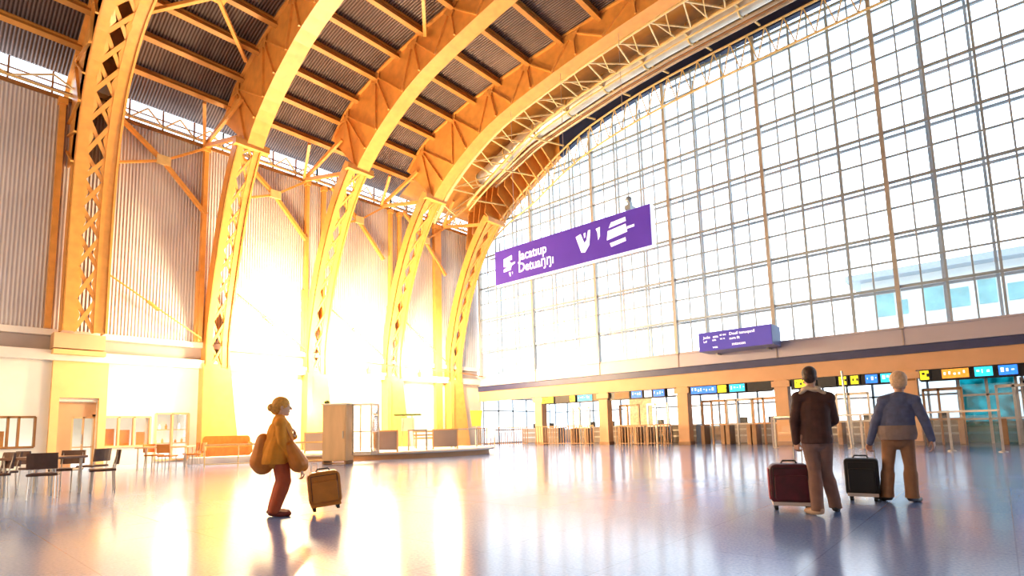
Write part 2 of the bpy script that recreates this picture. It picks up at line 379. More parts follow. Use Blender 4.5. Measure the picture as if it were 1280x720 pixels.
struct(MB().mm((X_WALL - .3, -12.3, 0), (32, -12, 22)).build('wall_back', 'ledge'), 'plain pale end wall of the hall behind the viewer', 'wall')
struct(MB().mm((31.7, -12, 0), (32, 27.6, 17)).build('wall_right', 'cream'), 'plain side wall on the far right outside the picture', 'wall')
# roof ---------------------------------------------------------------
def sheet(ca, ya, cb, yb, thick, m, name, ny=1):
    """surface between curve a at ya and curve b at yb (same count)"""
    mb = MB(); secs = []
    n = min(len(ca), len(cb))
    ca2 = [(ca[int(i * (len(ca) - 1) / (n - 1))]) for i in range(n)]
    cb2 = [(x, interp(cb, x)) for x, z in ca2]
    for (x0, z0), (x1, z1) in zip(ca2, cb2):
        secs.append([(x0, ya, z0), (x1, yb, z1), (x1, yb, z1 + thick), (x0, ya, z0 + thick)])
    return mb.loft(secs).build(name, m)
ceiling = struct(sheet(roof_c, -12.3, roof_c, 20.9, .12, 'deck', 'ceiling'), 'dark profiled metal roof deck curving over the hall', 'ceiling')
flare = sheet([(x, z + 0.0) for x, z in roof_c], 20.9, gtop_c, 27.9, .12, 'purlin', 'ceiling')
struct(flare, 'ochre end panel of the roof rising to the glazed gable', 'ceiling')
PX = [-26.4, -24.9, -23.3, -21.6, -19.8, -17.9, -15.9, -13.9, -11.8, -9.7, -7.6, -5.4, -3.2, -1, 1.2, 3.4, 5.6, 7.8]
for k, x in enumerate(PX):
    z = roofz(x) - .02; sl = math.atan2(roofz(x + .3) - roofz(x - .3), .6)
    mb = MB(); nx, nz = -math.sin(sl), math.cos(sl); tx, tz = nz, -nx
    def P(u, v, yy): return (x + tx * u + nx * v, yy, z + tz * u + nz * v)
    for u0, u1, v0, v1 in ((-.11, .11, -.05, 0), (-.025, .025, -.30, -.04), (-.11, .11, -.35, -.30)):
        mb.loft([[P(u0, v0, yy), P(u1, v0, yy), P(u1, v1, yy), P(u0, v1, yy)] for yy in (-7.8, 20.8)])
    mb.build('purlin', 'purlin', ceiling)
# diagonal star brace under the deck in the first bays
def brace(y0, x0, name_m='rib'):
    mb = MB(); c = V((x0, y0 + 2.5, roofz(x0) - .75))
    for dx, dy in ((-2.6, -2), (-2.4, 2.1), (2.6, -2.1), (2.5, 2.1)):
        mb.bar(c, (x0 + dx, c.y + dy, roofz(x0 + dx) - .6), .14, .14)
    mb.box(c, (.7, .7, .06))
    return mb
brace(RIB_Y[0], -21.2).build('roof_bracing', 'rib', ceiling)
brace(RIB_Y[1], -15.2).build('roof_bracing', 'rib', ceiling)
brace(-.3, -19).build('roof_bracing', 'rib', ceiling)

# ------------------------------------------------------------------ arch ribs
def frames(c):
    out = []
    for i, (x, z) in enumerate(c):
        a = c[max(i - 1, 0)]; b = c[min(i + 1, len(c) - 1)]
        tx, tz = b[0] - a[0], b[1] - a[1]; l = math.hypot(tx, tz); tx /= l; tz /= l
        out.append((x, z, tx, tz, -tz, tx))          # outward normal (-tz, tx) points to the roof side on the left half
    return out
def curve_strip(mb, fr, y0, y1, d0, d1):
    mb.loft([[(x + nx * d, yy, z + nz * d) for yy, d in ((y0, d0), (y1, d0), (y1, d1), (y0, d1))] for x, z, tx, tz, nx, nz in fr])
ORD = ['first', 'second', 'third', 'fourth', 'fifth']
RIBLAB = ['massive yellow steel rib nearest the left edge with lattice holes all the way up',
          'yellow steel rib second from the left edge, left of the bright glare',
          'yellow steel arch rib in the middle of the glare, third from the left edge',
          'yellow steel arch rib fourth from the left edge, above the curved platform',
          'last yellow steel arch rib, closest to the glazed gable']
for i, Yc in enumerate(RIB_Y):
    t = thing('arch_rib', RIBLAB[i], 'arch rib', (X_WALL + .6, Yc, 0)); ox = X_WALL + .6
    y0, y1 = (-.7, .7) if i == 0 else (-.6, .42)
    fw_ = .40 if i == 0 else .29
    src = SOFFIT0 if i == 0 else SOFFIT if i > 1 else [(x - .55 * max(0, min(1, (z - 9) / 6)) if x < 2 else x, z + .15 * max(0, min(1, (z - 9) / 6))) for x, z in SOFFIT]
    c = spline([(x - ox, z) for x, z in src], .48); fr = frames(c)
    # column / laced part ends at a joint
    zj = 99 if i == 0 else 14.6
    lac = [f for k, f in enumerate(fr) if f[1] < zj and k < len(fr) // 2] if i else [f for k, f in enumerate(fr) if f[0] + ox < -12]
    up = fr[len(lac) - 1:]
    mb = MB(); curve_strip(mb, lac, y0, y0 + fw_, 0, .06); mb.build('flange', 'rib', t)
    mb = MB(); curve_strip(mb, lac, y1 - fw_, y1, 0, .06); curve_strip(mb, lac, y1 - .03, y1 + .05, -.06, .0); mb.build('flange', 'rib', t)
    mb = MB(); mb2 = MB(); curve_strip(mb, lac, y0, y0 + .05, 0, .62); mb.build('side_web', 'rib', t); curve_strip(mb2, lac, y1 - .05, y1, 0, .62); mb2.build('side_web', 'rib', t)
    # zigzag lacing with pointed gussets
    la = MB(); step = 2
    for k in range(0, len(lac) - 1, step):
        a = lac[k]; b = lac[min(k + step, len(lac) - 1)]; m_ = lac[min(k + 1, len(lac) - 1)]
        ya, yb = y0 + fw_ - .04, y1 - fw_ + .04; yc = (ya + yb) / 2; A = (a[0], ya, a[1]); B = (b[0], yb, b[1]); C_ = (a[0], yb, a[1]); D = (b[0], ya, b[1])
        o = V((a[4], 0, a[5])) * .05
        la.bar(V(A) + o, V(B) + o, .15 if i == 0 else .1, .05, up=(a[4], 0, a[5]))
        la.bar(V(C_) + o * 1.9, V(D) + o * 1.9, .15 if i == 0 else .1, .05, up=(a[4], 0, a[5]))
        for s_ in (-1, 1):   # triangular gusset plates
            hw = (yb - ya) / 2; mid = V((m_[0], yc + s_ * hw * .45, m_[1])); p1 = V((a[0], yc + s_ * hw, a[1])); p2 = V((b[0], yc + s_ * hw, b[1]))
            la.add([p1 + o * .5, p2 + o * .5, mid + o * .5, p1 + o * 1.4, p2 + o * 1.4, mid + o * 1.4], [(0, 1, 2), (5, 4, 3), (0, 3, 4, 1), (1, 4, 5, 2), (2, 5, 3, 0)])
    la.build('lacing', 'rib', t)
    # upper arch: deep web with stiffeners, smooth soffit
    ys0 = y0 if i == 0 else -.25
    def outer(f):
        x, z = f[0], f[1]; X = x + ox
        # march along the normal to the roof underside
        for s_ in range(1, 60):
            d = s_ * .08
            if z + f[5] * d > roofz(X + f[4] * d) - .06: return d
        return 4
    if i == 0: up = [f for f in fr if f[0] + ox > -26.5 or f[1] > 12.5]
    up = [f for f in up if f[1] > 12 and f[0] + ox < (14 if i < 4 else -23.2)]
    dd = [min(outer(f), 3.2) for f in up]
    w1_, w2_ = MB(), MB()
    for mbx, ya, yb in ((w1_, ys0, ys0 + .05), (w2_, y1 - .05, y1)):
        mbx.loft([[(f[0], ya, f[1]), (f[0], yb, f[1]), (f[0] + f[4] * d, yb, f[1] + f[5] * d), (f[0] + f[4] * d, ya, f[1] + f[5] * d)] for f, d in zip(up, dd)])
    wp_ = w1_.build('web_plate', 'rib', t)
    w2_.build('web_plate', 'rib', t)
    if i:
        mb = MB(); curve_strip(mb, up, ys0, y1 + .05, -.06, 0); mb.build('soffit_plate', 'rib', t)
    mb = MB(); mb.loft([[(f[0] + f[4] * e, yy, f[1] + f[5] * e) for yy, e in ((ys0 - .14, d - .08), (y1 + .1, d - .08), (y1 + .1, d), (ys0 - .14, d))] for f, d in zip(up, dd)]); mb.build('top_chord', 'rib', t)
    st = MB()
    for k in range(0, len(up) - 3, 4):
        f, d = up[k], dd[k]; g, e = up[k + 2], dd[k + 2]; h_, d2 = up[min(k + 4, len(up) - 1)], dd[min(k + 4, len(up) - 1)]
        top = V((g[0] + g[4] * (e - .1), ys0 - .05, g[1] + g[5] * (e - .1)))
        for q in (f, g, h_): st.bar(top, (q[0], ys0 - .05, q[1]), .07, .1, up=(0, 1, 0))
        # gusset at the node
        u = V((g[2], 0, g[3])); nn = V((g[4], 0, g[5]))
        st.add([top - u * .45, top + u * .45, top - nn * .5, top - u * .45 + V((0, -.04, 0)), top + u * .45 + V((0, -.04, 0)), top - nn * .5 + V((0, -.04, 0))],
               [(0, 1, 2), (5, 4, 3), (0, 3, 4, 1), (1, 4, 5, 2), (2, 5, 3, 0)])
    st.build('stiffener', 'rib', wp_)
    if i == 0:
        MB().mm((-.62, -.85, 4.65), (.14, .78, 5.25)).build('base_bracket', 'tan', t)['label'] = 'pinkish brown base bracket'
        MB().mm((-.62, -.85, 4.42), (.16, .82, 4.6)).build('base_plate', 'pier_orange', t)
    else:
        # splayed foot below the ledge
        mb = MB(); mb.loft([[(-.6, -.7, 0), (.05, -.7, 0), (.05, 1.0, 0), (-.6, 1.0, 0)], [(-.6, -.7, 2.2), (-.05, -.7, 2.2), (-.05, .75, 2.2), (-.6, .75, 2.2)], [(-.6, -.7, 4.45), (-.18, -.7, 4.45), (-.18, .55, 4.45), (-.6, .55, 4.45)]])
        mb.build('foot', 'rib', t)
        MB().mm((-.19, -.72, 0), (.07, -.45, 4.3)).build('foot_flange', 'rib', t)
        # joint collar
        j = lac[-1]
        cb = MB(); cb.bar((j[0] - .1, -.75, j[1]), (j[0] - .1, .78, j[1]), .35, .3); cb.build('joint_collar', 'rib', t)

# wall posts and bracing --------------------------------------------
posts = [(3.75, 'slim orange post just left of the first rib'), (9.2, 'orange wall post left of the second rib'),
         (14.4, 'left one of the twin posts beside the third rib'), (15.4, 'right one of the twin posts beside the third rib'),
         (19.95, 'left one of the twin posts beside the fourth rib'), (20.65, 'right one of the twin posts beside the fourth rib'), (23.75, 'thick yellow post just before the glazed gable')]
for yy, lb in posts:
    w = .2 if yy != 23.75 else .55
    if yy in (14.4, 15.4, 19.95, 20.65): w = .16
    mb = MB().mm((-.15, -w / 2, 5.45 if yy < 23 else 0), (.12, w / 2, 15.0)).mm((-.2, -w / 2 - .05, 14.75), (.17, w / 2 + .05, 15.0))
    if yy in (14.4, 19.95, 9.2): mb.mm((-.12, -w / 2 - .12, 5.45), (.05, w / 2 + .02, 8.8))
    o = tag(mb.build('wall_post', 'rib', loc=(X_WALL + .16, yy, 0)), lb, 'post')
def wall_brace(i):
    a = RIB_Y[i] + .75; b = RIB_Y[i + 1] - .75; Xb = X_WALL + .28
    t = thing('wall_brace', ['yellow cross brace on the wall between the first and second rib', 'yellow cross brace on the wall between the second and third rib', 'yellow cross brace on the wall between the third and fourth rib', 'yellow cross brace on the wall between the fourth and fifth rib'][i], 'brace', (Xb, (a + b) / 2, 13.6))
    h = (b - a) / 2
    MB().bar((0, -h, 1.5), (0, 0, 0), .2, .16).bar((0, 0, 0), (0, h, -2.0), .2, .16).build('tie_beam', 'rib', t)
    MB().bar((.05, -h, -.75), (.05, 0, 0), .11, .1).bar((.05, 0, 0), (.05, h, 1.35), .11, .1).build('tie_beam', 'rib', t)
    MB().box((.1, 0, 0), (.12, .55, .42)).build('node_plate', 'rib_pale', t)
    r_ = MB().tube([(.05, -h, -5.6), (.05, h, -8.0)], .035, 6); r_.tube([(.05, -.35, -6.57), (.05, .1, -6.92)], .08, 6); r_.build('tie_rod', 'rib', t)
for i in range(4): wall_brace(i)
# struts fanning from the eaves to each rib joint
for i in range(1, 5):
    Yc = RIB_Y[i]; t = thing('eaves_strut', 'fan of yellow struts between the eaves and the %s rib' % ORD[i], 'strut', (X_WALL + .2, Yc, 15.0))
    for q in ((3.2, -.5, -.6), (1.9, -1.6, 1.1), (3.0, -.4, 1.4)): MB().bar((0, -.9, 0), q, .14, .18).build('strut', 'rib', t)

# suspended rail with lamps along the wall
rl = thing('lamp_rail', 'thin brown rail with hanging lamps along the side wall near the gable', 'rail', (X_WALL + .9, 17, 4.95))
MB().bar((0, -.5, .15), (0, 3.0, 0), .06).bar((0, 3.5, 0), (0, 7.4, -.05), .06).bar((0, 8, -.05), (0, 10.2, -.2), .06).build('rail', 'brown_steel', rl)
for yy in (.9, 4.6):
    lp = MB().lathe([(.12, -.55), (.12, -.25), (.04, -.2), (.03, 0)], (0, yy, 0), 10).build('lamp', 'brown_steel', rl)

# ------------------------------------------------------------------ glazed gable
MX = [-27.2 + 4.9 * k for k in range(10)]
def edge(x): return interp(gedge_c, x)
wn = n
names = ['leftmost, in the curve behind the yellow ribs', 'behind the left end of the violet sign', 'behind the right end of the violet sign', 'above the blue departure board', 'right of the blue departure board', 'at the right edge of the picture', 'beyond the right edge', 'beyond the right edge, next', 'far right end']
for k in range(len(MX) - 1):
    a, b = MX[k], MX[k + 1]
    if a > 14: break
    t = thing('window_%d' % wn, 'tall gable glazing bay, ' + names[k], 'window', (a, Y_GABLE, 4.8), kind='structure'); wn += 1
    zt = edge(a) - 4.8; w = b - a; s0 = edge(a); s1 = edge(b)
    if k == 0: zt = 9
    MB().mm((-.08, -.16, -.02), (.08, .14, max(zt, 1))).build('mullion', 'mullion', t)
    g = MB(); gp = MB()
    top = lambda u: edge(a + u) - 4.8
    for j in (1, 3, 5): u = w * j / 6; g.mm((u - .03, -.03, 0), (u + .03, .03, top(u)))
    for j in (2, 4): u = w * j / 6; g.mm((u - .045, -.05, 0), (u + .045, .03, top(u)))
    z = 1.75; r_ = 0
    while z < 15.8:
        hv = r_ % 2 == 0
        # horizontal bar clipped by the arch edge
        us = [w * q / 24 for q in range(25)]; ok = [u for u in us if top(u) > z]
        if ok:
            u0, u1 = min(ok), max(ok); th = .06 if hv else .036
            if u1 - u0 > .1:
                g.mm((u0, -.06, z - th), (u1, .03, z + th))
                if hv: gp.bar((u0, .55, z - .03), (u1, .55, z - .03), .11)
        z += 1.13; r_ += 1
    g.build('glazing_bars', 'bar', t)
    for j in (2, 4):
        u = w * j / 6 - .12; gp.bar((u, .55, 0), (u, .55, max(.5, top(u) - .3)), .10)
    gp.build('support_grid', 'bar', t)
    us = [w * q / 12 for q in range(13)]
    pl = MB().extr([(0, 0)] + [(w, 0)] + [(u, max(top(u), .1)) for u in reversed(us)], .02, lambda u, v, ww: (u, ww, v))
    pl.build('pane', 'glass', t)
    # canopy rail seen beyond the glass

# gable fascia above glass
fr_e = [(x, z) for x, z in gedge_c]
def band(x0, x1, yy, th, m, name, inset0=0, top=None, **kw):
    xs = [x0 + (x1 - x0) * q / 40 for q in range(41)]
    mb = MB().loft([[(x, yy, edge(x) - inset0), (x, yy + th, edge(x) - inset0), (x, yy + th, (top(x) if top else interp(gtop_c, x))), (x, yy, (top(x) if top else interp(gtop_c, x)))] for x in xs])
    return mb.build(name, m, **kw)
wr = struct(band(-19.6, 20, 27.35, .3, 'navy_roof', 'wall_gable'), 'dark navy fascia arching over the gable glass', 'wall')
yl = struct(band(-27.7, -19.6, 27.3, .3, 'rib', 'wall_gable'), 'yellow webbed fascia at the left springing of the gable arch', 'wall')
for k in range(12):
    x = -26.9 + k * .62
    MB().loft([[(x - .04, 25.9, edge(x) + .6), (x + .04, 25.9, edge(x) + .6), (x + .04, 27.3, edge(x) - .35), (x - .04, 27.3, edge(x) - .35)],
               [(x - .04, 26.2, interp(gtop_c, x) - .5), (x + .04, 26.2, interp(gtop_c, x) - .5), (x + .04, 27.3, interp(gtop_c, x)), (x - .04, 27.3, interp(gtop_c, x))]]).build('fin', 'rib', yl)
# arch truss hugging the glass edge
at = thing('arch_truss', 'pale lattice truss following the curved top of the gable glass', 'truss', (-20, 27.05, 17))
def ap(x, d): return V((x + 20, 0, edge(x) - d - 17))
xs = [-26.4 + .85 * q for q in range(50)]
tr = MB().tube([ap(x, .05) for x in xs if x < 16], .06, 6); tr.build('top_chord', 'rib_pale', at)
def low(x): return min(1.6, .4 + (x + 26.5) * .25)
MB().tube([ap(x, low(x)) for x in xs if x < 16], .06, 6).build('bottom_chord', 'rib_pale', at)
z_ = MB()
for q, x in enumerate([x for x in xs if x < 15]):
    z_.bar(ap(x, .05), ap(x + .425, low(x)), .05); z_.bar(ap(x + .425, low(x)), ap(x + .85, .05), .05)
z_.build('web_bars', 'rib_pale', at)

# lattice catwalk, duct and pipes between last rib and the gable --------
def soff(x): return interp(spline_soff, x)
spline_soff = [p for p in spline(SOFFIT, .5)]
ca = thing('catwalk_truss', 'pale steel lattice walkway curving beside the roof ribs in front of the gable', 'catwalk', (-20, 21, 17))
def upc(x): return interp([(-27, 13.2), (-24, 15.6), (-21, 17.1), (-18.5, 18.3), (-15.4, 18.9), (-12.7, 19.2), (-9.6, 19.45), (-4, 19.7), (8, 19.9)], x)
def lowc(x): return soff(x)
xs = [-24.3 + .8 * q for q in range(42)]
A_ = [V((x + 20, -.25, lowc(x) - 17 + .05)) for x in xs]; B_ = [V((x + 20, 2.5, upc(x) - 17)) for x in xs]
MB().tube(A_, .09, 8).build('chord', 'rib_pale', ca)
MB().tube([p + V((0, .3, .28)) for p in A_], .05, 6).build('chord', 'rib_pale', ca)
MB().tube(B_, .085, 8).build('chord', 'rib_pale', ca)
MB().tube([p + V((0, .2, -.25)) for p in B_], .05, 6).build('chord', 'rib_pale', ca)
lt = MB()
for q in range(0, len(xs) - 2, 2):
    lt.bar(A_[q], B_[q + 1], .06); lt.bar(B_[q + 1], A_[q + 2], .06); lt.bar(A_[q] + V((0, .3, .28)), B_[q], .05)
    c_ = (A_[q] + B_[q + 1]) / 2 + V((0, 0, -.45)); lt.bar(A_[q + 1], c_, .045); lt.bar(c_, B_[q], .045)
lt.build('lacing_bars', 'rib_pale', ca)
def dz(x): return interp([(-25.5, 15.6), (-24, 17.35), (-20.2, 18.75), (-17.2, 19.25), (-14.2, 19.7), (-10.9, 20.0), (-8.5, 20.1), (2, 20.5), (9, 20.4)], x)
du = thing('air_duct', 'fat pale metal air duct following the arch above the gable glass', 'duct', (-20, 24.6, 18.5))
xs = [-24 + .6 * q for q in range(54)]
MB().tube([(x + 20, 0, dz(x) - 18.5) for x in xs], .46, 16).build('duct_body', 'duct', du, smooth=True)
for q, x in enumerate(xs):
    if q % 4 == 0:
        c0 = V((x + 20, 0, dz(x) - 18.5)); MB().tube([c0 + V((-.03, .50 * math.cos(t), .50 * math.sin(t))) for t in [2 * PI * j / 14 for j in range(14)]], .045, 6, closed=True).build('clamp', 'rib_pale', du)
for q, x in enumerate(xs):
    if q % 4 == 0: MB().bar((x + 20, -1.1, upc(x) - 18.5 + .1), (x + 20.15, 2.4, edge(x + .2) - 18.5 + .1), .09, .07).build('hanger_bar', 'rib_pale', du)
for k, (dy, dzz, r, m) in enumerate([(.75, -.15, .10, 'pipe'), (1.05, -.1, .08, 'brown_steel'), (1.35, -.02, .10, 'pipe')]):
    tag(MB().tube([(x + 20, 0, dz(x) + dzz - 18.5) for x in xs], r, 8).build('roof_pipe', m, loc=(-20, 24.6 + dy, 18.5), smooth=True),
        ['warm metal pipe running closest to the pale air duct', 'dark brown pipe, middle one between duct and navy fascia', 'warm metal pipe running closest to the navy fascia'][k], 'pipe')

# gable lower part: gallery ledge, soffit, columns ----------------------
wg = struct(MB().mm((-27.7, 27.5, 4.1), (18, 28.3, 4.8)).build('wall_gable', 'fascia'), 'mauve white gallery front below the gable glass', 'wall')
jm = MB()
for x in MX[1:]: jm.mm((x - .025, 27.47, 4.1), (x + .025, 27.5, 4.8))
jm.build('panel_joint', 'greyband', wg)
MB().mm((-27.7, 27.42, 4.78), (18, 27.7, 4.86)).build('sill', 'fascia', wg)
MB().mm((-27.7, 27.62, 3.75), (18, 28.3, 4.1)).build('navy_band', 'navy', wg)['label'] = 'dark navy recessed band'
MB().mm((-27.7, 27.72, 3.05), (18, 28.2, 3.75)).build('bulkhead', 'tan', wg)['label'] = 'warm tan bulkhead over the gates'
tag(struct(MB().mm((-27.7, 28.2, 3.35), (18, 36.2, 3.6)).build('ceiling', 'tan')), 'low tan ceiling of the hall behind the gates', 'ceiling')
cl_names = ['nearest the side wall', 'second along, left of the lit kiosk', 'third along, below the violet sign', 'fourth along, left of the brown-jacketed person', 'behind the white-haired person', 'near the right edge']
for k, x in enumerate(MX[1:7]):
    t = thing('gate_column', 'square tan column under the gallery, ' + cl_names[k], 'column', (x, 27.95, 0))
    MB().mm((-.3, -.28, 0), (.3, .25, 3.05)).build('shaft', 'tan', t, bevel=.02)
    MB().mm((-.4, -.33, 2.72), (.4, .27, 3.0)).build('capital', 'tan', t)
    MB().mm((-.33, -.31, 0), (.33, .27, .18)).build('plinth', 'railing', t)

# screens above the gates
scr = [(-22.0, 'em_yellow', 1.0), (-20.9, 'black', 1.05), (-19.8, 'em_yellow', .45), (-19.2, 'em_cyan', 1.1), (-18.05, 'brown_steel', 1.0),
       (-16.6, 'brown_steel', 1.0), (-15.5, 'em_blue', .7), (-14.7, 'em_white', .5), (-14.15, 'em_blue', .7), (-13.3, 'em_white', .6),
       (-12.0, 'em_blue', 1.4), (-10.6, 'em_yellow', .5), (-10.0, 'em_cyan', .8), (-9.1, 'black', 1.5),
       (-7.0, 'em_yellow', .9), (-6.0, 'black', .7), (-5.2, 'em_yellow', .35), (-4.75, 'em_yellow', .35), (-4.2, 'em_blue', .5), (-3.65, 'em_cyan', .45), (-2.9, 'brown_steel', .5),
       (-2.3, 'em_yellow', .35), (-1.6, 'em_orange', .9), (-.6, 'em_cyan', .6), (.1, 'em_blue', .6), (.9, 'navy', 1.2)]
cn = {'em_yellow': 'yellow', 'em_cyan': 'cyan', 'em_blue': 'blue', 'em_white': 'white', 'em_orange': 'orange', 'black': 'dark', 'navy': 'navy blue', 'brown_steel': 'brown'}
bn = ['first bay beside the side wall', 'bay left of the second column', 'bay below the violet sign', 'bay left of the brown-jacketed person', 'bay behind the two travellers', 'bay at the right edge', 'bay beyond the right edge']
used = {}
for x, m, w in scr:
    bay = max(0, min(5, int((x + 27.2) // 4.9)))
    key = (m, bay); used[key] = used.get(key, 0) + 1
    t = thing('display_screen', '%s lit panel above the gates, %s%s' % (cn[m], bn[bay], ['', ', another one further right', ', the third such one'][used[key] - 1]) if m.startswith('em') else '%s unlit panel above the gates, %s' % (cn[m], bn[bay]), 'screen', (x, 27.66, 2.6))
    MB().mm((-.02, .02, 0), (w, .14, .44)).build('casing', 'black', t)
    if m != 'black': MB().mm((.02, .0, .04), (w - .05, .02, .40)).build('screen_face', m, t)
    rr = random.Random(int(x * 10))
    g = MB()
    if m in ('em_yellow', 'em_orange', 'em_cyan', 'em_blue'):
        for q in range(int(w / .16)):
            MB().mm((.08 + q * .15, -.006, .14 + .1 * rr.random()), (.08 + q * .15 + rr.uniform(.03, .1), 0, .24 + .1 * rr.random())).build('character', 'black' if m == 'em_yellow' else 'em_white', t)
    MB().bar((w * .3, .08, .44), (w * .3, .08, .46), .03).build('hanger', 'black', t)
for k, x in enumerate(MX[1:6]):
    tag(MB().mm((.41, 27.82, 2.56), (4.49, 27.86, 3.055)).build('header_panel', 'black', loc=(x, 0, 0)), 'dark header strip behind the lit panels above the gates, ' + bn[k + 1], 'panel')

# hall behind the gates: glazed far wall
for k in range(9):
    a = -27.2 + 4.9 * k
    t = thing('window_%d' % wn, 'ground level far window behind the gates, ' + ['beside the side wall', 'left of the second column', 'below the violet sign', 'left of the brown-jacketed person', 'behind the brown-jacketed person', 'behind the white-haired person', 'right edge', 'beyond right edge', 'last one'][k], 'window', (a, 36, 0), kind='structure'); wn += 1
    f = MB()
    for u in (0, 1.22, 2.45, 3.67): f.mm((u - .05, -.05, 0), (u + .05, .05, 3.35))
    for z in (.9, 2.3, 3.3): f.mm((0, -.05, z - .05), (4.9, .05, z + .05))
    f.build('window_frame', 'bar', t); MB().mm((0, 0, 0), (4.9, .01, 3.3)).build('pane', 'glass', t)
    MB().mm((0, -.25, 0), (4.9, -.1, .85)).build('spandrel', 'counter', t)
t = thing('window_%d' % wn, 'bright end window of the hall behind the gates, beside the side wall', 'window', (-27.8, 28.2, 0), kind='structure')
f = MB()
for u in (0, 1.6, 3.2, 4.8, 6.4, 7.8): f.mm((-.05, u - .05, 0), (.05, u + .05, 3.35))
for z in (.05, 1.0, 2.4, 3.3): f.mm((-.05, 0, z - .05), (.05, 7.8, z + .05))
f.build('window_frame', 'bar', t); MB().mm((0, 0, 0), (.01, 7.8, 3.3)).build('pane', 'glass', t)

# gates, railings, counters ------------------------------------------------
def railing(x0, x1, yy, h, label, m='railing', step=.19, name='barrier_railing'):
    t = thing(name, label, 'railing', (x0, yy, 0)); w = x1 - x0
    MB().bar((0, 0, h), (w, 0, h), .06).bar((0, 0, .12), (w, 0, .12), .04).build('rail', m, t)
    mb = MB(); k = int(w / step)
    for q in range(k + 1): mb.bar((q * w / k, 0, 0.0), (q * w / k, 0, h), .035)
    mb.build('balusters', m, t)
    return t
railing(-27.3, -22.7, 27.0, 1.15, 'bronze railing of thin uprights in the first bay beside the side wall')
railing(-22.0, -17.7, 27.0, 1.15, 'bronze railing of thin uprights left of the second column')
railing(-16.2, -12.9, 27.0, 1.1, 'bronze railing of thin uprights below the violet sign')
rr = random.Random(5)
gl = ['left of the second gate column', 'directly below the violet sign, left', 'directly below the violet sign, right', 'below the blue departure board, left', 'below the blue departure board, middle', 'below the blue departure board, right', 'between the two travellers', 'right of the white-haired person', 'at the right edge of the picture']
for k, x in enumerate([-19.6, -16.2, -14.4, -11.2, -9.9, -8.6, -4.9, -1.7, .6]):
    t = thing('access_gate', 'tall glazed access gate with metal frame, ' + gl[k], 'gate', (x, 28.6, 0))
    w = .62
    f = MB()
    for u in (-w, -.12, w): f.mm((u - .04, -.06, 0), (u + .04, .06, 2.3))
    f.mm((-w, -.06, 2.2), (w, .06, 2.32)).mm((-w, -.05, 1.0), (w, .05, 1.06)); f.build('gate_frame', 'tan' if k % 2 else 'steel', t)
    MB().mm((-w, -.01, .08), (w, .01, 2.2)).build('pane', 'glass', t)
    MB().mm((-w, -.4, 0), (-w + .2, .4, 1.0)).build('barrier_post', 'railing', t, bevel=.02)
    MB().mm((w - .2, -.4, 0), (w, .4, 1.0)).build('barrier_post', 'railing', t, bevel=.02)
cn_l = ['beside the side wall', 'left of the second column', 'below the violet sign', 'under the blue departure board', 'behind the brown-jacketed person', 'behind the white-haired person', 'at the right edge']
for k, x in enumerate([-25, -20, -15, -10, -5.6, -1.2, 3]):
    t = thing('service_counter', 'low service counter behind the gates ' + cn_l[k], 'counter', (x, 31.5, 0))
    MB().mm((-1.7, -.4, 0), (1.7, .4, 1.0)).build('counter_body', 'counter', t, bevel=.03)
    MB().mm((-1.8, -.5, 1.0), (1.8, .45, 1.08)).build('counter_top', 'trim_pale', t)
    MB().mm((-1.7, -.43, .35), (1.7, -.40, .45)).mm((-1.7, -.43, .7), (1.7, -.40, .78)).build('kick_strip', 'steel', t)
    for q in range(2):
        MB().mm((-.9 + q * 1.5, .0, 1.08), (-.5 + q * 1.5, .06, 1.4)).build('monitor', 'black', t)
# lit yellow kiosk left of third column
t = thing('lit_kiosk', 'glowing pale yellow kiosk wall right of the second gate column', 'kiosk', (-16.2, 30, 0))
MB().mm((-.6, -.3, 1.1), (.6, .3, 2.7)).build('lit_panel', emit('kiosk_glow', (1, .75, .3), 1.0), t)
MB().mm((-.65, -.35, 0), (.65, .35, 1.1)).build('base', 'counter', t)
# teal glazed room at right
t = thing('glass_booth', 'teal glazed booth behind the gates right of the white-haired person', 'booth', (-.3, 30, 0))
f = MB()
for u in (-.9, 0, .9): f.mm((u - .05, -.05, 0), (u + .05, .05, 2.9))
for z in (1.0, 2.0, 2.85): f.mm((-.9, -.05, z - .04), (.9, .05, z + .04))
f.build('booth_frame', 'steel', t); MB().mm((-.9, 0, 0), (.9, .02, 2.85)).build('pane', 'glass_teal', t)
MB().mm((-.85, .3, .9), (.85, .36, 2.8)).build('screen_wall', emit('teal_screen_wall', (.03, .42, .5), 1.4, 2.5, .8), t)
# shelving / stair frame
t = thing('shelf_rack', 'dark rack with pale shelves beside the teal glazed booth', 'rack', (1.15, 29.5, 0))
f = MB()
for u in (-.4, .4): f.mm((u - .04, -.2, 0), (u + .04, .2, 2.6))
f.build('upright', 'trim_pale', t); f = MB()
for z in (.6, 1.1, 1.55, 2.0, 2.5): f.mm((-.4, -.2, z - .03), (.4, .2, z + .03))
f.build('shelf', 'trim_pale', t); MB().mm((-.38, .2, .1), (.38, .23, 2.5)).build('back_panel', 'navy', t)
# glass queue barrier in the foreground right
q1 = thing('queue_barrier', 'glass and steel barrier with a top rail right of the travellers', 'barrier', (-3.87, 23.0, 0))
MB().bar((-3.3, 1.8, 1.28), (3.85, -.4, 1.28), .06).build('top_rail', 'steel', q1)
for k, (x, yy) in enumerate([(-3.3, 1.8), (0, .8), (2.6, 0), (3.85, -.4)]):
    MB().bar((x, yy, 0), (x, yy, 1.28), .07).build('post', 'steel', q1); MB().lathe([(.12, 0), (.12, .02), (.05, .04)], (x, yy, 0), 12).build('foot_plate', 'steel', q1)
MB().bar((-3.2, 1.77, .65), (3.8, -.38, .65), .015, 1.0).build('pane', 'glass', q1)
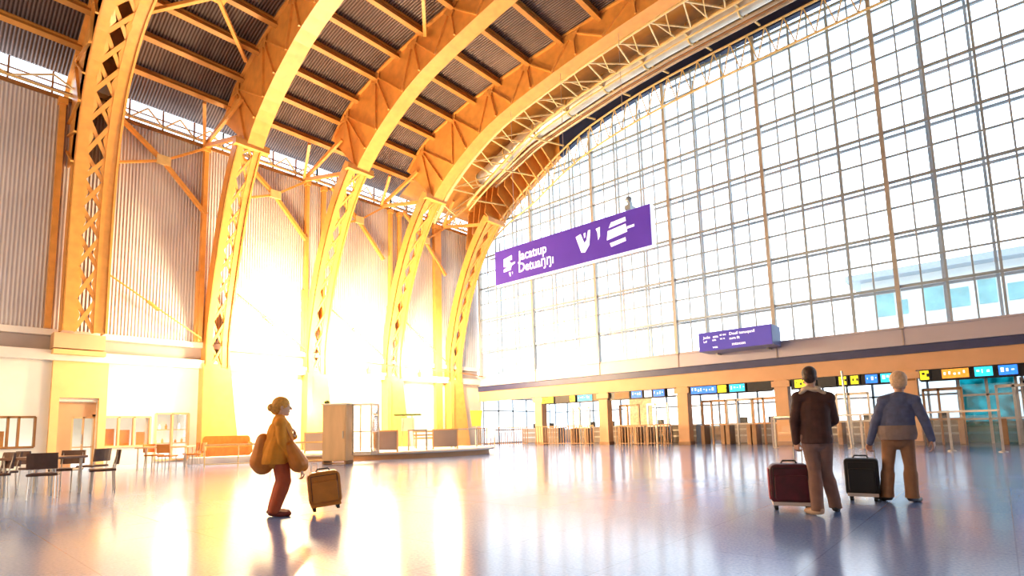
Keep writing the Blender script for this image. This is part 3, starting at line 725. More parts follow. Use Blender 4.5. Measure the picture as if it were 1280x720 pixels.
# slender leaning pole by the brown-jacketed person
tag(MB().tube([(0, 0, 0), (-.05, 0, 1.0), (-.12, 0, 3.0)], .04, 8).tube([(0, 0, 0), (0, 0, .03)], .14, 12).build('slim_pole', 'steel', loc=(-4.35, 24.5, 0)), 'slender metal pole between the two travellers', 'pole')
tag(MB().mm((-.45, -.02, 1.18), (.45, .02, 1.3)).mm((-.45, -.03, 0), (-.38, .03, 1.3)).mm((.38, -.03, 0), (.45, .03, 1.3)).build('portal_barrier', 'trim_pale', loc=(-6.9, 25.0, 0), rz=.2), 'pale portal shaped barrier frame left of the brown-jacketed person', 'barrier')

# bulletin board (blue box on the ledge)
bd = thing('departure_board', 'indigo box shaped departure board mounted on the gallery front', 'board', (-10.75, 26.1, 4.58))
MB().mm((0, 0, 0), (3.4, 1.28, .93)).build('housing', 'board_side', bd, bevel=.01)
MB().mm((.02, -.03, .02), (3.38, 0, .91)).build('front_face', 'board', bd)
# writing rows as small glyph strips
def text_mesh(s, size, m, parent, loc, bold=0, name='lettering', ext=.004, scale_x=1.0):
    cu = bpy.data.curves.new(name, 'FONT'); cu.body = s; cu.size = size; cu.extrude = ext; cu.offset = bold; cu.resolution_u = 3
    o = bpy.data.objects.new(name, cu); COL.objects.link(o); bpy.context.view_layer.update()
    me = bpy.data.meshes.new_from_object(o.evaluated_get(bpy.context.evaluated_depsgraph_get()))
    bpy.data.objects.remove(o); me.materials.clear(); me.materials.append(M[m]); ob = bpy.data.objects.new(name, me); COL.objects.link(ob)
    ob.parent = parent; ob.location = loc; ob.rotation_euler = (PI / 2, 0, 0); ob.scale = (scale_x, 1, 1)
    return ob
for s_, x, z, sz in (('Jacks', .25, .62, .17), ('atta', .62 + .1, .62, .17), ('ei ou', 1.05, .68, .15), ('Deuil tenuqenil', 1.5, .66, .19), ('i.rf', .25, .42, .15), ('uta', .68, .47, .15), ('ac u', 1.06, .50, .14), ('aura fit', 1.5, .45, .17), ('wza', .68, .12, .16), ('mtocon', 1.6, .16, .2)):
    text_mesh(s_, sz, 'sign_white', bd, (x, -.034, z), .004)
for x in (.5, 2.9): MB().mm((x - .05, .9, -.08), (x + .05, 1.4, 0)).build('bracket', 'steel', bd)

# hanging violet sign -----------------------------------------------------
sg = thing('hanging_sign', 'large violet hanging sign with white lettering and pictograms', 'sign', (-18.65, 20.0, 8.34))
W_, H_ = 8.75, 1.78
MB().mm((0, .0, 0), (W_, .32, H_)).build('sign_case', 'sign_white', sg, bevel=.01)
sg_case = sg; sg = MB().mm((.02, -.03, .02), (W_ - .02, 0, H_ - .02)).build('sign_face', 'sign', sg)
text_mesh('Jacatıup', .66, 'sign_white', sg, (1.62, -.04, .98), .012, scale_x=.86)
text_mesh('Detuaŋŋı', .66, 'sign_white', sg, (1.58, -.04, .38), .012, scale_x=.86)
def poly(parent, polys, m='sign_white', name='pictogram'):
    mb = MB()
    for p in polys: mb.extr(p, .012, lambda u, v, w: (u, -.034 - w, v))
    return mb.build(name, m, parent)
poly(sg, [[(.62, 1.25), (1.18, 1.36), (1.18, 1.12), (.98, 1.12), (1.12, .95), (1.38, .98), (1.38, .90), (1.15, .82), (1.08, .62), (.62, .58), (.62, .72), (.88, .80), (.62, .86)],
          [(.62, 1.02), (.9, 1.05), (.84, .95), (.62, .93)], [(.95, .5), (1.06, .52), (1.08, .3), (1.02, .3)], [(1.15, .5), (1.22, .5), (1.2, .36)]])
poly(sg, [[(5.05, 1.28), (5.32, 1.36), (5.5, .9), (5.62, 1.0), (5.72, 1.42), (5.84, 1.42), (5.76, .75), (5.52, .46), (5.32, .5)],
          [(5.48, 1.34), (5.58, 1.36), (5.56, 1.15), (5.5, 1.12)], [(6.12, 1.38), (6.34, 1.42), (6.32, 1.0), (6.22, .85), (6.2, 1.2)]])
poly(sg, [[(6.9, 1.46), (7.6, 1.52), (7.62, 1.34), (6.78, 1.24)], [(6.72, 1.12), (7.6, 1.22), (7.66, .86), (6.66, .72)], [(7.66, 1.08), (8.0, 1.1), (8.0, 1.0), (7.66, .98)],
          [(6.8, .56), (7.56, .64), (7.58, .48), (6.86, .38)]])
sg = sg_case
for x in (1.2, 4.4, 7.6):
    MB().tube([(x, .16, H_), (x, .16, interp(spline_soff, -18.65 + x) - 8.34 - .05)], .012, 6).build('suspension_cable', 'steel', sg)
tag(MB().box((0, 0, .1), (.25, .5, .2)).box((0, 0, .3), (.12, .2, .22)).ell((0, -.1, .48), (.14, .14, .14)).build('sign_floodlight', 'bar', loc=(-10.9, 20.15, 10.12)), 'small lamp fitting standing on top of the violet sign', 'lamp')

# outside beyond the glass
ex = thing('exterior_building', 'pale building with teal windows seen faintly through the gable glass at right', 'building', (4, 62, 0))
MB().mm((-13, 0, 0), (22, 8, 14.5)).build('facade', 'ext_wall', ex)
tw = MB(); rr = random.Random(2)
for k in range(18):
    tw.mm((-12 + k * 1.9, -.1, 10.8), (-12 + k * 1.9 + rr.uniform(.6, 1.6), 0, rr.uniform(12, 13.6)))
tw.build('window_band', 'ext_teal', ex)
MB().mm((-14, -1.6, 14.3), (23, 8.5, 14.9)).build('roof_edge', 'bar', ex)

# ------------------------------------------------------------------ furniture left
def table(loc, rz, L_, W__, h, label, m='table_top'):
    t = thing('cafe_table', label, 'table', loc, rz)
    MB().rbox((0, 0, h), (L_, W__, .05), .02).build('table_top', m, t)
    for sx in (-1, 1):
        for sy in (-1, 1): MB().bar((sx * (L_ / 2 - .08), sy * (W__ / 2 - .08), 0), (sx * (L_ / 2 - .08), sy * (W__ / 2 - .08), h - .02), .04).build('leg', 'steel', t)
    return t
def chair(loc, rz, label, m='chair_dark'):
    t = thing('cafe_chair', label, 'chair', loc, rz, 'cafe chairs')
    MB().rbox((0, 0, .45), (.46, .44, .05), .02).build('seat', m, t)
    b = MB(); b.loft([[(x, -.2 - .05 * math.cos(x * 5) - .10 * (z - .6), z) for z in (.56, .86)] + [(x, -.24 - .05 * math.cos(x * 5) - .10 * (z - .6), z) for z in (.86, .56)] for x in (-.23, -.12, 0, .12, .23)])
    b.build('backrest', m, t, smooth=False)
    for sx in (-1, 1):
        MB().tube([(sx * .2, .18, 0), (sx * .19, .16, .44)], .014, 6).build('leg', 'steel', t)
        MB().tube([(sx * .2, -.22, 0), (sx * .19, -.19, .45), (sx * .19, -.27, .85)], .014, 6).build('leg', 'steel', t)
    return t
table((-15.6, .4, 0), .62, 1.8, .8, .74, 'brown cafe table at the left edge of the picture')
table((-14.7, 2.1, 0), .62, 1.2, .8, .74, 'brown cafe table right of the one at the left edge')
chs = [((-13.75, 1.15), 1.5, 'dark cafe chair at the near side of the left edge table'), ((-14.1, 1.95), 3.4, 'dark cafe chair between the two dark tables'),
       ((-15.7, 1.35), -1.7, 'dark cafe chair behind the left edge table'), ((-15.1, 2.15), -2.6, 'dark cafe chair behind both dark tables'),
       ((-14.7, 3.2), -2.2, 'dark cafe chair behind the second dark table'), ((-13.5, 3.6), 3.0, 'dark cafe chair at the right end of the second dark table'), ((-13.1, 2.6), 1.3, 'dark cafe chair at the near side of the second dark table'),
       ((-16.4, .7), -1.9, 'dark cafe chair furthest back at the left edge'), ((-16.3, 2.9), .4, 'dark cafe chair standing alone behind the dark tables'), ((-15.9, 3.9), 2.2, 'dark cafe chair standing alone in front of the orange doorway')]
for (x, y_), rz, lb in chs: chair((x - .68, y_ - .62, 0), rz, lb)
table((-22.6, 6.6, 0), .9, 1.7, .8, .74, 'wooden cafe table in front of the triple shop window', 'wood')
ch2 = [((-23.2, 6.4), -1.2, 'rust coloured chair at the left of the wooden table'), ((-22.0, 7.4), 2.5, 'rust coloured chair at the right of the wooden table'), ((-21.7, 6.4), .7, 'rust coloured chair at the near side of the wooden table'), ((-22.9, 7.5), 3.0, 'rust coloured chair behind the wooden table')]
for (x, y_), rz, lb in ch2: chair((x, y_, 0), rz, lb, 'sofa')
railing(0, 4.2, 0, .78, 'low pale railing in front of the glazed display bay', 'rib_pale', 1.05, 'low_railing')
lr = bpy.data.objects['low_railing']; lr.location = (-20.6, 7.2, 0); lr.rotation_euler.z = 1.05
# sofa
so = thing('sofa', 'rounded burnt orange sofa below the second rib', 'sofa', (-25.75, 9.9, 0), 1.25)
so.scale = (.66, 1, 1)
MB().rbox((0, 0, .42), (2.9, .9, .4), .15).build('seat', 'sofa', so, smooth=False)
MB().rbox((0, .38, .78), (2.9, .28, .62), .22, 5).build('backrest', 'sofa', so)
for sx in (-1, 1): MB().rbox((sx * 1.38, 0, .55), (.26, .95, .5), .12, 4).build('armrest', 'sofa', so)
for sx in (-1, 1):
    for sy in (-.35, .35): MB().mm((sx * 1.25 - .04, sy - .04, 0), (sx * 1.25 + .04, sy + .04, .23)).build('leg', 'black', so)
# low bench platform by sofa
tag(MB().rbox((0, 0, .12), (2.6, 1.0, .24), .05).build('low_plinth', 'ledge', loc=(-24.1, 9.2, 0), rz=1.2), 'low pale plinth in front of the orange sofa', 'plinth')
# curved platform
cp = thing('curved_platform', 'low curved platform with a pale rounded edge under the bright glare', 'platform', (-21.2, 14.6, 0))
def ell_pts(rx, ry, z, n_=56): return [(rx * math.cos(2 * PI * k / n_), ry * math.sin(2 * PI * k / n_), z) for k in range(n_)]
def rot2(pts, a): return [(x * math.cos(a) - y_ * math.sin(a), x * math.sin(a) + y_ * math.cos(a), z) for x, y_, z in pts]
ra = .85
MB().loft([rot2(ell_pts(5.1, 3.3, 0), ra), rot2(ell_pts(5.1, 3.3, .2), ra)]).build('riser', 'tan', cp)
MB().loft([rot2(ell_pts(5.3, 3.5, .2), ra), rot2(ell_pts(5.35, 3.55, .25), ra), rot2(ell_pts(5.3, 3.5, .3), ra)]).build('deck', 'ledge', cp)
# kiosk cabinet + glass case
kc = thing('kiosk_cabinet', 'tall free standing wooden cabinet beside the glass case in the glare', 'cabinet', (-17.75, 10.6, 0), .55)
MB().mm((-.45, -.3, .12), (.45, .3, 2.08)).build('body', 'wood', kc, bevel=.015)
MB().mm((-.42, -.32, .18), (.42, -.3, 2.0)).build('door', 'wood', kc)
MB().mm((-.48, -.33, 2.08), (.48, .33, 2.14)).build('top', 'steel', kc)
MB().mm((-.45, -.28, 0), (-.38, .28, .12)).mm((.38, -.28, 0), (.45, .28, .12)).mm((-.45, -.3, .02), (.45, -.26, .06)).build('base_frame', 'brown_steel', kc)
MB().ell((-.42, -.05, 2.2), (.1, .1, .07)).build('beacon', 'leaf', kc)
MB().bar((.36, -.35, .9), (.36, -.35, 1.15), .03).build('handle', 'steel', kc)
gc = thing('glass_case', 'glass display case attached at the right of the wooden cabinet', 'display case', (-17.15, 11.35, .3), .55)
f = MB()
for sx in (-.35, .35):
    for sy in (-.3, .3): f.mm((sx - .025, sy - .025, 0), (sx + .025, sy + .025, 1.8))
f.mm((-.37, -.32, 1.75), (.37, .32, 1.82)).mm((-.37, -.32, 0), (.37, .32, .12)).mm((-.37, -.32, .8), (.37, .32, .84))
f.build('case_frame', 'steel', gc); MB().mm((-.35, -.29, .12), (.35, -.28, 1.75)).mm((.34, -.29, .12), (.35, .29, 1.75)).build('pane', 'glass', gc)
# things on the platform: glazed screens, benches, posts
def screen_panel(loc, rz, w, h, label, m='wood'):
    t = thing('partition_screen', label, 'partition', loc, rz)
    MB().mm((-w / 2, -.03, 0), (-w / 2 + .06, .03, h)).mm((w / 2 - .06, -.03, 0), (w / 2, .03, h)).mm((-w / 2, -.03, h - .06), (w / 2, .03, h)).build('screen_frame', m, t)
    MB().mm((-w / 2 + .06, -.01, .08), (w / 2 - .06, .01, h - .06)).build('infill', 'greyband' if m == 'wood' else 'glass', t)
P_ = [(-18.1, 12.9, .55, 1.0, 'low partition on the platform right of the glass case', 'wood'), (-17.9, 14.3, .7, .8, 'second low partition on the platform', 'steel'),
      (-17.9, 15.8, .9, 1.1, 'low partition in the middle of the platform', 'wood'), (-18.3, 17.4, 1.2, 1.1, 'low partition at the far right of the platform', 'steel'),
      (-20.9, 11.4, .5, .9, 'low partition on the platform left of the wooden cabinet', 'wood')]
for x, y_, rz, w, lb, m in P_: screen_panel((x, y_, .3), rz, w, .85, lb, m)
bn_ = thing('slatted_bench', 'wooden slatted bench on the curved platform', 'bench', (-19.6, 16.6, .3), .9)
for z in (.42, .56, .72): MB().mm((-.9, -.04 - (.2 if z < .5 else 0), z), (.9, .04 + (.2 if z < .5 else 0), z + .07)).build('slat', 'wood', bn_)
for sx in (-1, 1): MB().mm((sx * .8 - .04, -.22, 0), (sx * .8 + .04, .06, .42)).mm((sx * .8 - .04, 0, 0), (sx * .8 + .04, .06, .78)).build('leg', 'wood', bn_)
ea = thing('display_stand', 'display stand with a pale canopy on the curved platform', 'stand', (-20.6, 15.9, .3), .8)
for sx in (-.3, .3): MB().bar((sx, 0, 0), (sx * .6, 0, 1.5), .04).build('leg', 'wood', ea)
MB().mm((-.6, -.3, 1.5), (.6, .3, 1.58)).build('canopy', 'leaf', ea)
MB().mm((-.3, -.02, .8), (.3, .02, 1.4)).build('panel', 'cream', ea)
tb = thing('hanging_banner', 'small orange tapered banner board beside the last rib', 'board', (-26.2, 25.9, 0), .9)
MB().extr([(-.3, 1.3), (.3, 1.3), (.42, 2.35), (-.42, 2.35)], .05, lambda u, v, w: (u, w, v)).build('board', 'orange_panel', tb)
MB().bar((0, .05, 0), (0, .05, 1.35), .06).build('pole', 'wood', tb); MB().box((0, .05, .02), (.5, .4, .04)).build('foot', 'wood', tb)
wb = thing('easel_board', 'pale leaning board right of the orange tapered banner', 'board', (-25.2, 26.3, 0), .9)
MB().extr([(-.3, .5), (.2, .5), (.32, 1.5), (-.28, 1.5)], .05, lambda u, v, w: (u, w + .1 * v, v)).build('board', 'cream', wb)
for sx in (-.2, .2): MB().bar((sx, .1, 0), (sx * .6, .2, 1.4), .04).build('leg', 'wood', wb)

# ------------------------------------------------------------------ luggage
def suitcase(name, loc, rz, w, d, h, body, label, side=None, handle=.45, tilt=0, rnd=.07, trimm='trim_pale', hx=0, wheel=True):
    t = thing(name, label, 'suitcase', loc, rz); t.rotation_euler = (tilt, 0, rz)
    z0 = .07
    sl_ = MB().rbox((0, 0, z0 + h / 2), (w, d, h), rnd, 5).build('shell', body, t, bevel=.02)
    MB().rbox((0, -d / 2 - .018, z0 + h * .42), (w * .78, .04, h * .62), .04, 4).build('front_pocket', body, t, bevel=.01)
    if side: MB().mm((-w / 2 - .012, -d * .42, z0 + h * .12), (-w / 2 + .004, d * .42, z0 + h * .88)).build('side_panel', side, t, bevel=.004)
    MB().mm((-w / 2 + .02, -d / 2 - .012, z0 - .01), (w / 2 - .02, d / 2 + .005, z0 + .035)).build('base_trim', trimm, t, bevel=.005)
    zp = MB(); pts = [(sx * (w / 2 - .045), -d / 2 - .004, z) for sx, z in ((-1, z0 + .08), (-1, z0 + h - .05), (1, z0 + h - .05), (1, z0 + .08))]
    zp.tube(pts, .006, 6).build('zip', 'rubber', sl_)
    if wheel:
        for sx in (-1, 1): MB().tube([(sx * (w / 2 - .06) - .02, d / 2 - .05, .035), (sx * (w / 2 - .06) + .02, d / 2 - .05, .035)], .035, 12).tube([(sx * (w / 2 - .06) - .02, -d / 2 + .05, .035), (sx * (w / 2 - .06) + .02, -d / 2 + .05, .035)], .035, 12).build('wheel', 'rubber', t)
    hd_ = MB().tube([(-.045 + hx, d * .3, z0 + h - .02), (-.045 + hx, d * .3, z0 + h + handle), (.045 + hx, d * .3, z0 + h + handle), (.045 + hx, d * .3, z0 + h - .02)], .008, 6)
    hd_.build('telescopic_handle', 'steel', t)
    MB().tube([(-.09, 0, z0 + h), (-.07, 0, z0 + h + .035), (.07, 0, z0 + h + .035), (.09, 0, z0 + h)], .012, 6).build('carry_handle', 'rubber', sl_)
    return t

# ------------------------------------------------------------------ people
def fuse(mb, name, m, parent, voxel=.007, it=4, fac=.5):
    """one continuous smooth surface out of overlapping closed shapes"""
    o = mb.build(name, m, None)
    r = o.modifiers.new('r', 'REMESH'); r.mode = 'VOXEL'; r.voxel_size = voxel
    s_ = o.modifiers.new('s', 'SMOOTH'); s_.iterations = it; s_.factor = fac
    bpy.context.view_layer.update()
    me = bpy.data.meshes.new_from_object(o.evaluated_get(bpy.context.evaluated_depsgraph_get()))
    bpy.data.objects.remove(o); me.name = name
    me.materials.clear(); me.materials.append(M[m])
    for p in me.polygons: p.use_smooth = True
    ob = bpy.data.objects.new(name, me); COL.objects.link(ob); ob.parent = parent
    return ob
def head_shapes(mb, H, yaw=0, pitch=0, s=1.0):
    R = Matrix.Rotation(yaw, 3, 'Z') @ Matrix.Rotation(pitch, 3, 'X'); H = V(H)
    def p(x, y_, z): return H + R @ (V((x, y_, z)) * s)
    mb.ell(p(0, -.012, .035), (.076 * s, .096 * s, .088 * s), 16, 12, R)          # skull
    mb.ell(p(0, .028, -.035), (.058 * s, .062 * s, .078 * s), 14, 10, R)          # face
    mb.cap(p(0, .045, -.09), p(0, .062, -.098), .030 * s, .022 * s)                    # chin
    mb.cap(p(-.04, .0, -.06), p(0, .05, -.095), .028 * s, .022 * s); mb.cap(p(.04, .0, -.06), p(0, .05, -.095), .028 * s, .022 * s)
    mb.cap(p(0, .088, .01), p(0, .108, -.028), .009 * s, .014 * s)                     # nose
    mb.cap(p(-.04, .074, .018), p(.04, .074, .018), .014 * s, .014 * s)                # brow
    mb.cap(p(-.018, .084, -.055), p(.018, .084, -.055), .009 * s, .009 * s)
    mb.cap(p(-.016, .082, -.066), p(.016, .082, -.066), .010 * s, .010 * s)            # lips
    for sx in (-1, 1):
        mb.ell(p(sx * .076, -.005, -.012), (.010 * s, .020 * s, .032 * s), 10, 8, R)   # ear
    return p
def hand_shapes(mb, W, d, palm_n, s=1.0, curl=.5, thumb_side=1):
    """W wrist, d hand direction, palm_n direction fingers curl towards"""
    W = V(W); d = V(d).normalized(); pn = V(palm_n); pn = (pn - d * pn.dot(d)).normalized(); a = d.cross(pn)
    for k in range(4):
        off = a * (k - 1.5) * .019 * s
        mb.cap(W + d * .015 * s + off * .75, W + d * .088 * s + off, .0145 * s, .0125 * s, n=8)
        L1 = (.042, .046, .043, .034)[k] * s; c = W + d * .088 * s + off; ang = curl
        for seg in range(3):
            dd = d * math.cos(ang) + pn * math.sin(ang); q = c + dd * L1 * (1, .65, .5)[seg]
            mb.cap(c, q, (.0088, .0082, .0076)[seg] * s, (.0082, .0076, .007)[seg] * s, n=8); c = q; ang += curl
    t0 = W + d * .03 * s - a * thumb_side * .026 * s * -1
    t1 = t0 + (d * .6 + a * thumb_side * .6 + pn * .5).normalized() * .045 * s
    t2 = t1 + (d * .9 + a * thumb_side * .1 + pn * .5).normalized() * .032 * s
    mb.cap(t0, t1, .014 * s, .0105 * s, n=8); mb.cap(t1, t2, .0105 * s, .0085 * s, n=8)
def lerp(a, b, t): return V(a) * (1 - t) + V(b) * t

def person(label, loc, rz, J, sty, group=None):
    t = thing('person', label, 'person', loc, rz)
    X = (1, 0, 0)
    g = {k: V(v) for k, v in J.items()}
    s = sty.get('s', 1.0)
    def torso(mb, e, w=1.0):
        mb.cap(g['pelvis'], lerp(g['pelvis'], g['chest'], .35), .150 * w + e, .138 * w + e, .74)
        mb.cap(lerp(g['pelvis'], g['chest'], .3), g['chest'], .138 * w + e, .158 * w + e, .72)
        mb.cap(g['chest'], lerp(g['shL'], g['shR'], .5) + V((0, 0, -.03)), .158 * w + e, .115 * w + e, .66)
        mb.cap(g['shL'], g['shR'], .058 + e, .058 + e); mb.cap(g['shL'], g['neck'], .055 + e, .052 + e * .6); mb.cap(g['shR'], g['neck'], .055 + e, .052 + e * .6)
    def arm(mb, S, e, up, lo, wr): 
        mb.cap(g['sh' + S], g['el' + S], up + e, (up + lo) / 2 + e * .9); mb.cap(g['el' + S], g['wr' + S], lo + e, wr + e * .8)
    def leg(mb, S, e, th=.082, kn=.055, an=.037, flare=0):
        mb.cap(g['hip' + S], g['kn' + S], th + e, kn + e, .95); 
        mb.cap(g['kn' + S], lerp(g['kn' + S], g['an' + S], .35), kn + e, kn * 1.02 + e)
        mb.cap(lerp(g['kn' + S], g['an' + S], .3), lerp(g['kn' + S], g['an' + S], 1 if not flare else .9), kn * 1.0 + e + flare * .4, an + e + flare * .8)
        if flare:
            a_ = g['an' + S]; b_ = lerp(g['kn' + S], a_, .6); rr_ = an + e + flare
            mb.loft([[V(c) + V((q * math.cos(2 * PI * k / 14), q * 1.1 * math.sin(2 * PI * k / 14), 0)) for k in range(14)] for c, q in ((b_, rr_ * .85), (a_ + V((0, 0, -.045)), rr_))])
    # continuous body
    mb = MB(); torso(mb, -.02, sty.get('w', 1)); arm(mb, 'L', 0, .044, .036, .024); arm(mb, 'R', 0, .044, .036, .024)
    leg(mb, 'L', -.005); leg(mb, 'R', -.005)
    mb.cap(g['neck'] - V((0, 0, .06)), g['head'] + V((0, -.015, -.05)), .056, .052)
    hp = head_shapes(mb, g['head'], sty.get('yaw', 0), sty.get('pitch', 0), s)
    for S, sg_ in (('L', 1), ('R', -1)):
        hand_shapes(mb, g['wr' + S], g['hd' + S], g['pn' + S], 1.0, sty.get('curl' + S, .45), sg_)
        toe = g['toe' + S]; mb.cap(g['an' + S], g['an' + S] + V((0, 0, -.03)), .034, .036); mb.cap(g['an' + S] + V((0, 0, -.035)), lerp(g['an' + S], toe, .8) * V((1, 1, 0)) + V((0, 0, .045)) if False else V((lerp(g['an' + S], toe, .8).x, lerp(g['an' + S], toe, .8).y, .05)), .036, .03)
    body = fuse(mb, 'body', sty['skin'], t, .0058, 3)
    # eyes
    for sx in (-1, 1): MB().ell(hp(sx * .031, .073, -.002), (.012, .010, .010), 10, 8).build('eye', 'trim_pale', body, smooth=True)
    # trousers
    lg_ = .02 * (sty.get('legs', 1) - 1) * 5; mb = MB(); leg(mb, 'L', .016 + lg_, flare=sty.get('flare', .02)); leg(mb, 'R', .016 + lg_, flare=sty.get('flare', .02)); mb.cap(g['pelvis'] + V((0, 0, -.03)), g['pelvis'] + V((0, 0, .06)), .165 * sty.get('w', 1), .150 * sty.get('w', 1), .74)
    tr_ = fuse(mb, 'trousers', sty['trousers'], t, .008, 4)
    # jacket
    mb = MB(); w = sty.get('w', 1); mb.cap(lerp(g['pelvis'], g['chest'], .55), g['chest'], .15 * w, .175 * w, .72); mb.cap(g['chest'], lerp(g['shL'], g['shR'], .5) + V((0, 0, -.03)), .175 * w, .135 * w, .66); mb.cap(g['shL'], g['shR'], .078, .078); mb.cap(g['shL'], g['neck'] + V((0, 0, -.01)), .074, .062); mb.cap(g['shR'], g['neck'] + V((0, 0, -.01)), .074, .062); arm(mb, 'L', .020, .046, .038, .028); arm(mb, 'R', .020, .046, .038, .028)
    hem = g['hem']
    def ring(c, rx, ry): return [V(c) + V((rx * math.cos(2 * PI * q / 20), ry * math.sin(2 * PI * q / 20), 0)) for q in range(20)]
    hw_ = sty.get('hemw', .175) * w; ch_ = g['chest']
    mb.loft([ring(ch_, .165 * w, .13 * w), ring(lerp(ch_, hem, .45), hw_ * .97, hw_ * .80), ring(lerp(ch_, hem, .85), hw_ * 1.03, hw_ * .86), ring(hem, hw_ * .98, hw_ * .82)])
    fuse(mb, 'jacket', sty['jacket'], t, .008, 4)
    if 'hem_band' in sty:
        mb = MB(); mb.loft([ring(hem + V((0, 0, .17)), hw_ * 1.0 + .008, hw_ * .82 + .008), ring(hem + V((0, 0, .05)), hw_ * 1.02 + .014, hw_ * .84 + .014), ring(hem + V((0, 0, -.02)), hw_ * .95 + .01, hw_ * .8 + .01)]); fuse(mb, 'hem_band', sty['hem_band'], t, .008, 3)
    if 'collar' in sty:
        mb = MB(); c0 = g['neck'] + V((0, 0, .02)); mb.tube([c0 + V((.085 * math.cos(a), .075 * math.sin(a), .015 * math.sin(a * 2))) for a in [2 * PI * k / 18 for k in range(18)]], .028, 8, closed=True)
        mb.cap(c0 + V((-.06, -.07, 0)), c0 + V((-.12, -.06, -.05)), .026, .02); mb.cap(c0 + V((.06, -.07, 0)), c0 + V((.14, -.05, -.06)), .028, .02)
        fuse(mb, 'scarf', sty['collar'], t, .008, 2)
    # hair
    mb = MB(); R = Matrix.Rotation(sty.get('yaw', 0), 3, 'Z') @ Matrix.Rotation(sty.get('pitch', 0), 3, 'X')
    for c_, r_ in sty['hair_shapes']: mb.ell(hp(*c_), [q * s for q in r_], 16, 12, R)
    fuse(mb, 'hair', sty['hair'], t, .006, 1)
    # shoes
    for S in 'LR':
        mb = MB(); a = g['an' + S]; toe = g['toe' + S]; heel = V((a.x, a.y, 0)) - (V((toe.x, toe.y, 0)) - V((a.x, a.y, 0))).normalized() * .045
        zf = toe.z
        mb.cap(V((heel.x, heel.y, a.z - .045)), V((lerp(heel, toe, .55).x, lerp(heel, toe, .55).y, .040 + zf)), .040, .043); mb.cap(V((lerp(heel, toe, .5).x, lerp(heel, toe, .5).y, .038 + zf)), V((toe.x, toe.y, .034 + zf)), .044, .034)
        mb.cap(V((a.x, a.y, a.z - .04)), V((a.x, a.y, a.z - .015)), .044, .046)
        sh = fuse(mb, 'shoe', sty.get('shoe' + S, sty['shoe']), t, .007, 3)
    return t

# brown-jacketed man, walking away
LM = (-1.67, 7.35, 0); RM = math.radians(12.8)
J = dict(pelvis=(0, 0, .93), chest=(.01, .03, 1.22), neck=(-.01, .04, 1.46), head=(-.015, .07, 1.63), hem=(.005, .0, .83),
         shL=(-.155, .03, 1.385), shR=(.165, .04, 1.365), elL=(-.215, -.01, 1.10), elR=(.20, .10, 1.10), wrL=(-.215, .02, .85), wrR=(.11, .27, 1.02),
         hdL=(0, .1, -1), pnL=(.5, .6, 0), hdR=(-1, .5, .1), pnR=(0, 0, -1),
         hipL=(-.075, 0, .90), hipR=(.085, 0, .90), knL=(-.045, .02, .50), knR=(.075, .12, .50), anL=(-.045, -.10, .10), anR=(.145, .20, .10),
         toeL=(-.16, .02, 0), toeR=(.17, .38, 0))
person('person in a dark brown jacket and pale scarf, seen from behind pulling the maroon suitcase', LM, RM, J,
       dict(skin='skin', jacket='jacket_brown', trousers='trouser_mauve', collar='collar', hair='hair_dark', shoe='shoe_beige', shoeR='shoe_black', flare=.02, curlL=.8, w=1.0, hemw=.168, pitch=-.1,
            hair_shapes=[((0, -.022, .045), (.083, .100, .090)), ((0, -.055, -.01), (.072, .062, .075))]))
suitcase('rolling_suitcase', (-2.06, 7.58, 0), RM + .12, .48, .28, .50, 'case_maroon', 'dark maroon upright suitcase beside the brown-jacketed person', side='case_red', handle=.20, hx=.12, rnd=.09)

# fair-haired man, arms spread
LM2 = (-1.13, 8.97, 0); RM2 = math.radians(7.2)
J = dict(pelvis=(.07, 0, .90), chest=(.10, .02, 1.16), neck=(.135, .05, 1.42), head=(.15, .09, 1.585), hem=(.075, 0, .84),
         shL=(-.045, .02, 1.345), shR=(.30, .02, 1.335), elL=(-.155, -.02, 1.06), elR=(.385, -.03, 1.06), wrL=(-.245, .0, .78), wrR=(.44, .02, .82),
         hdL=(-.15, .05, -1), pnL=(.4, -.8, 0), hdR=(.2, .1, -1), pnR=(-.8, .3, 0),
         hipL=(-.015, 0, .86), hipR=(.165, 0, .86), knL=(-.06, .02, .48), knR=(.18, .05, .48), anL=(-.105, 0, .10), anR=(.17, .0, .10),
         toeL=(-.20, .12, 0), toeR=(.25, .12, 0))
person('person with fair hair in a slate blue jacket, arms spread, seen from behind', LM2, RM2, J,
       dict(skin='skin', jacket='fleece_blue', trousers='trouser_tan', hem_band='hem_taupe', hair='hair_fair', shoe='shoe_black', flare=.03, curlL=.9, w=1.12, hemw=.185, s=1.1, pitch=-.12,
            hair_shapes=[((0, -.02, .05), (.095, .108, .098)), ((0, -.06, -.005), (.088, .066, .082))]))
suitcase('rolling_suitcase', (-1.50, 8.93, 0), RM2, .40, .26, .50, 'case_black', 'black rolling suitcase held by the fair-haired person', handle=.10, hx=.12, rnd=.05)

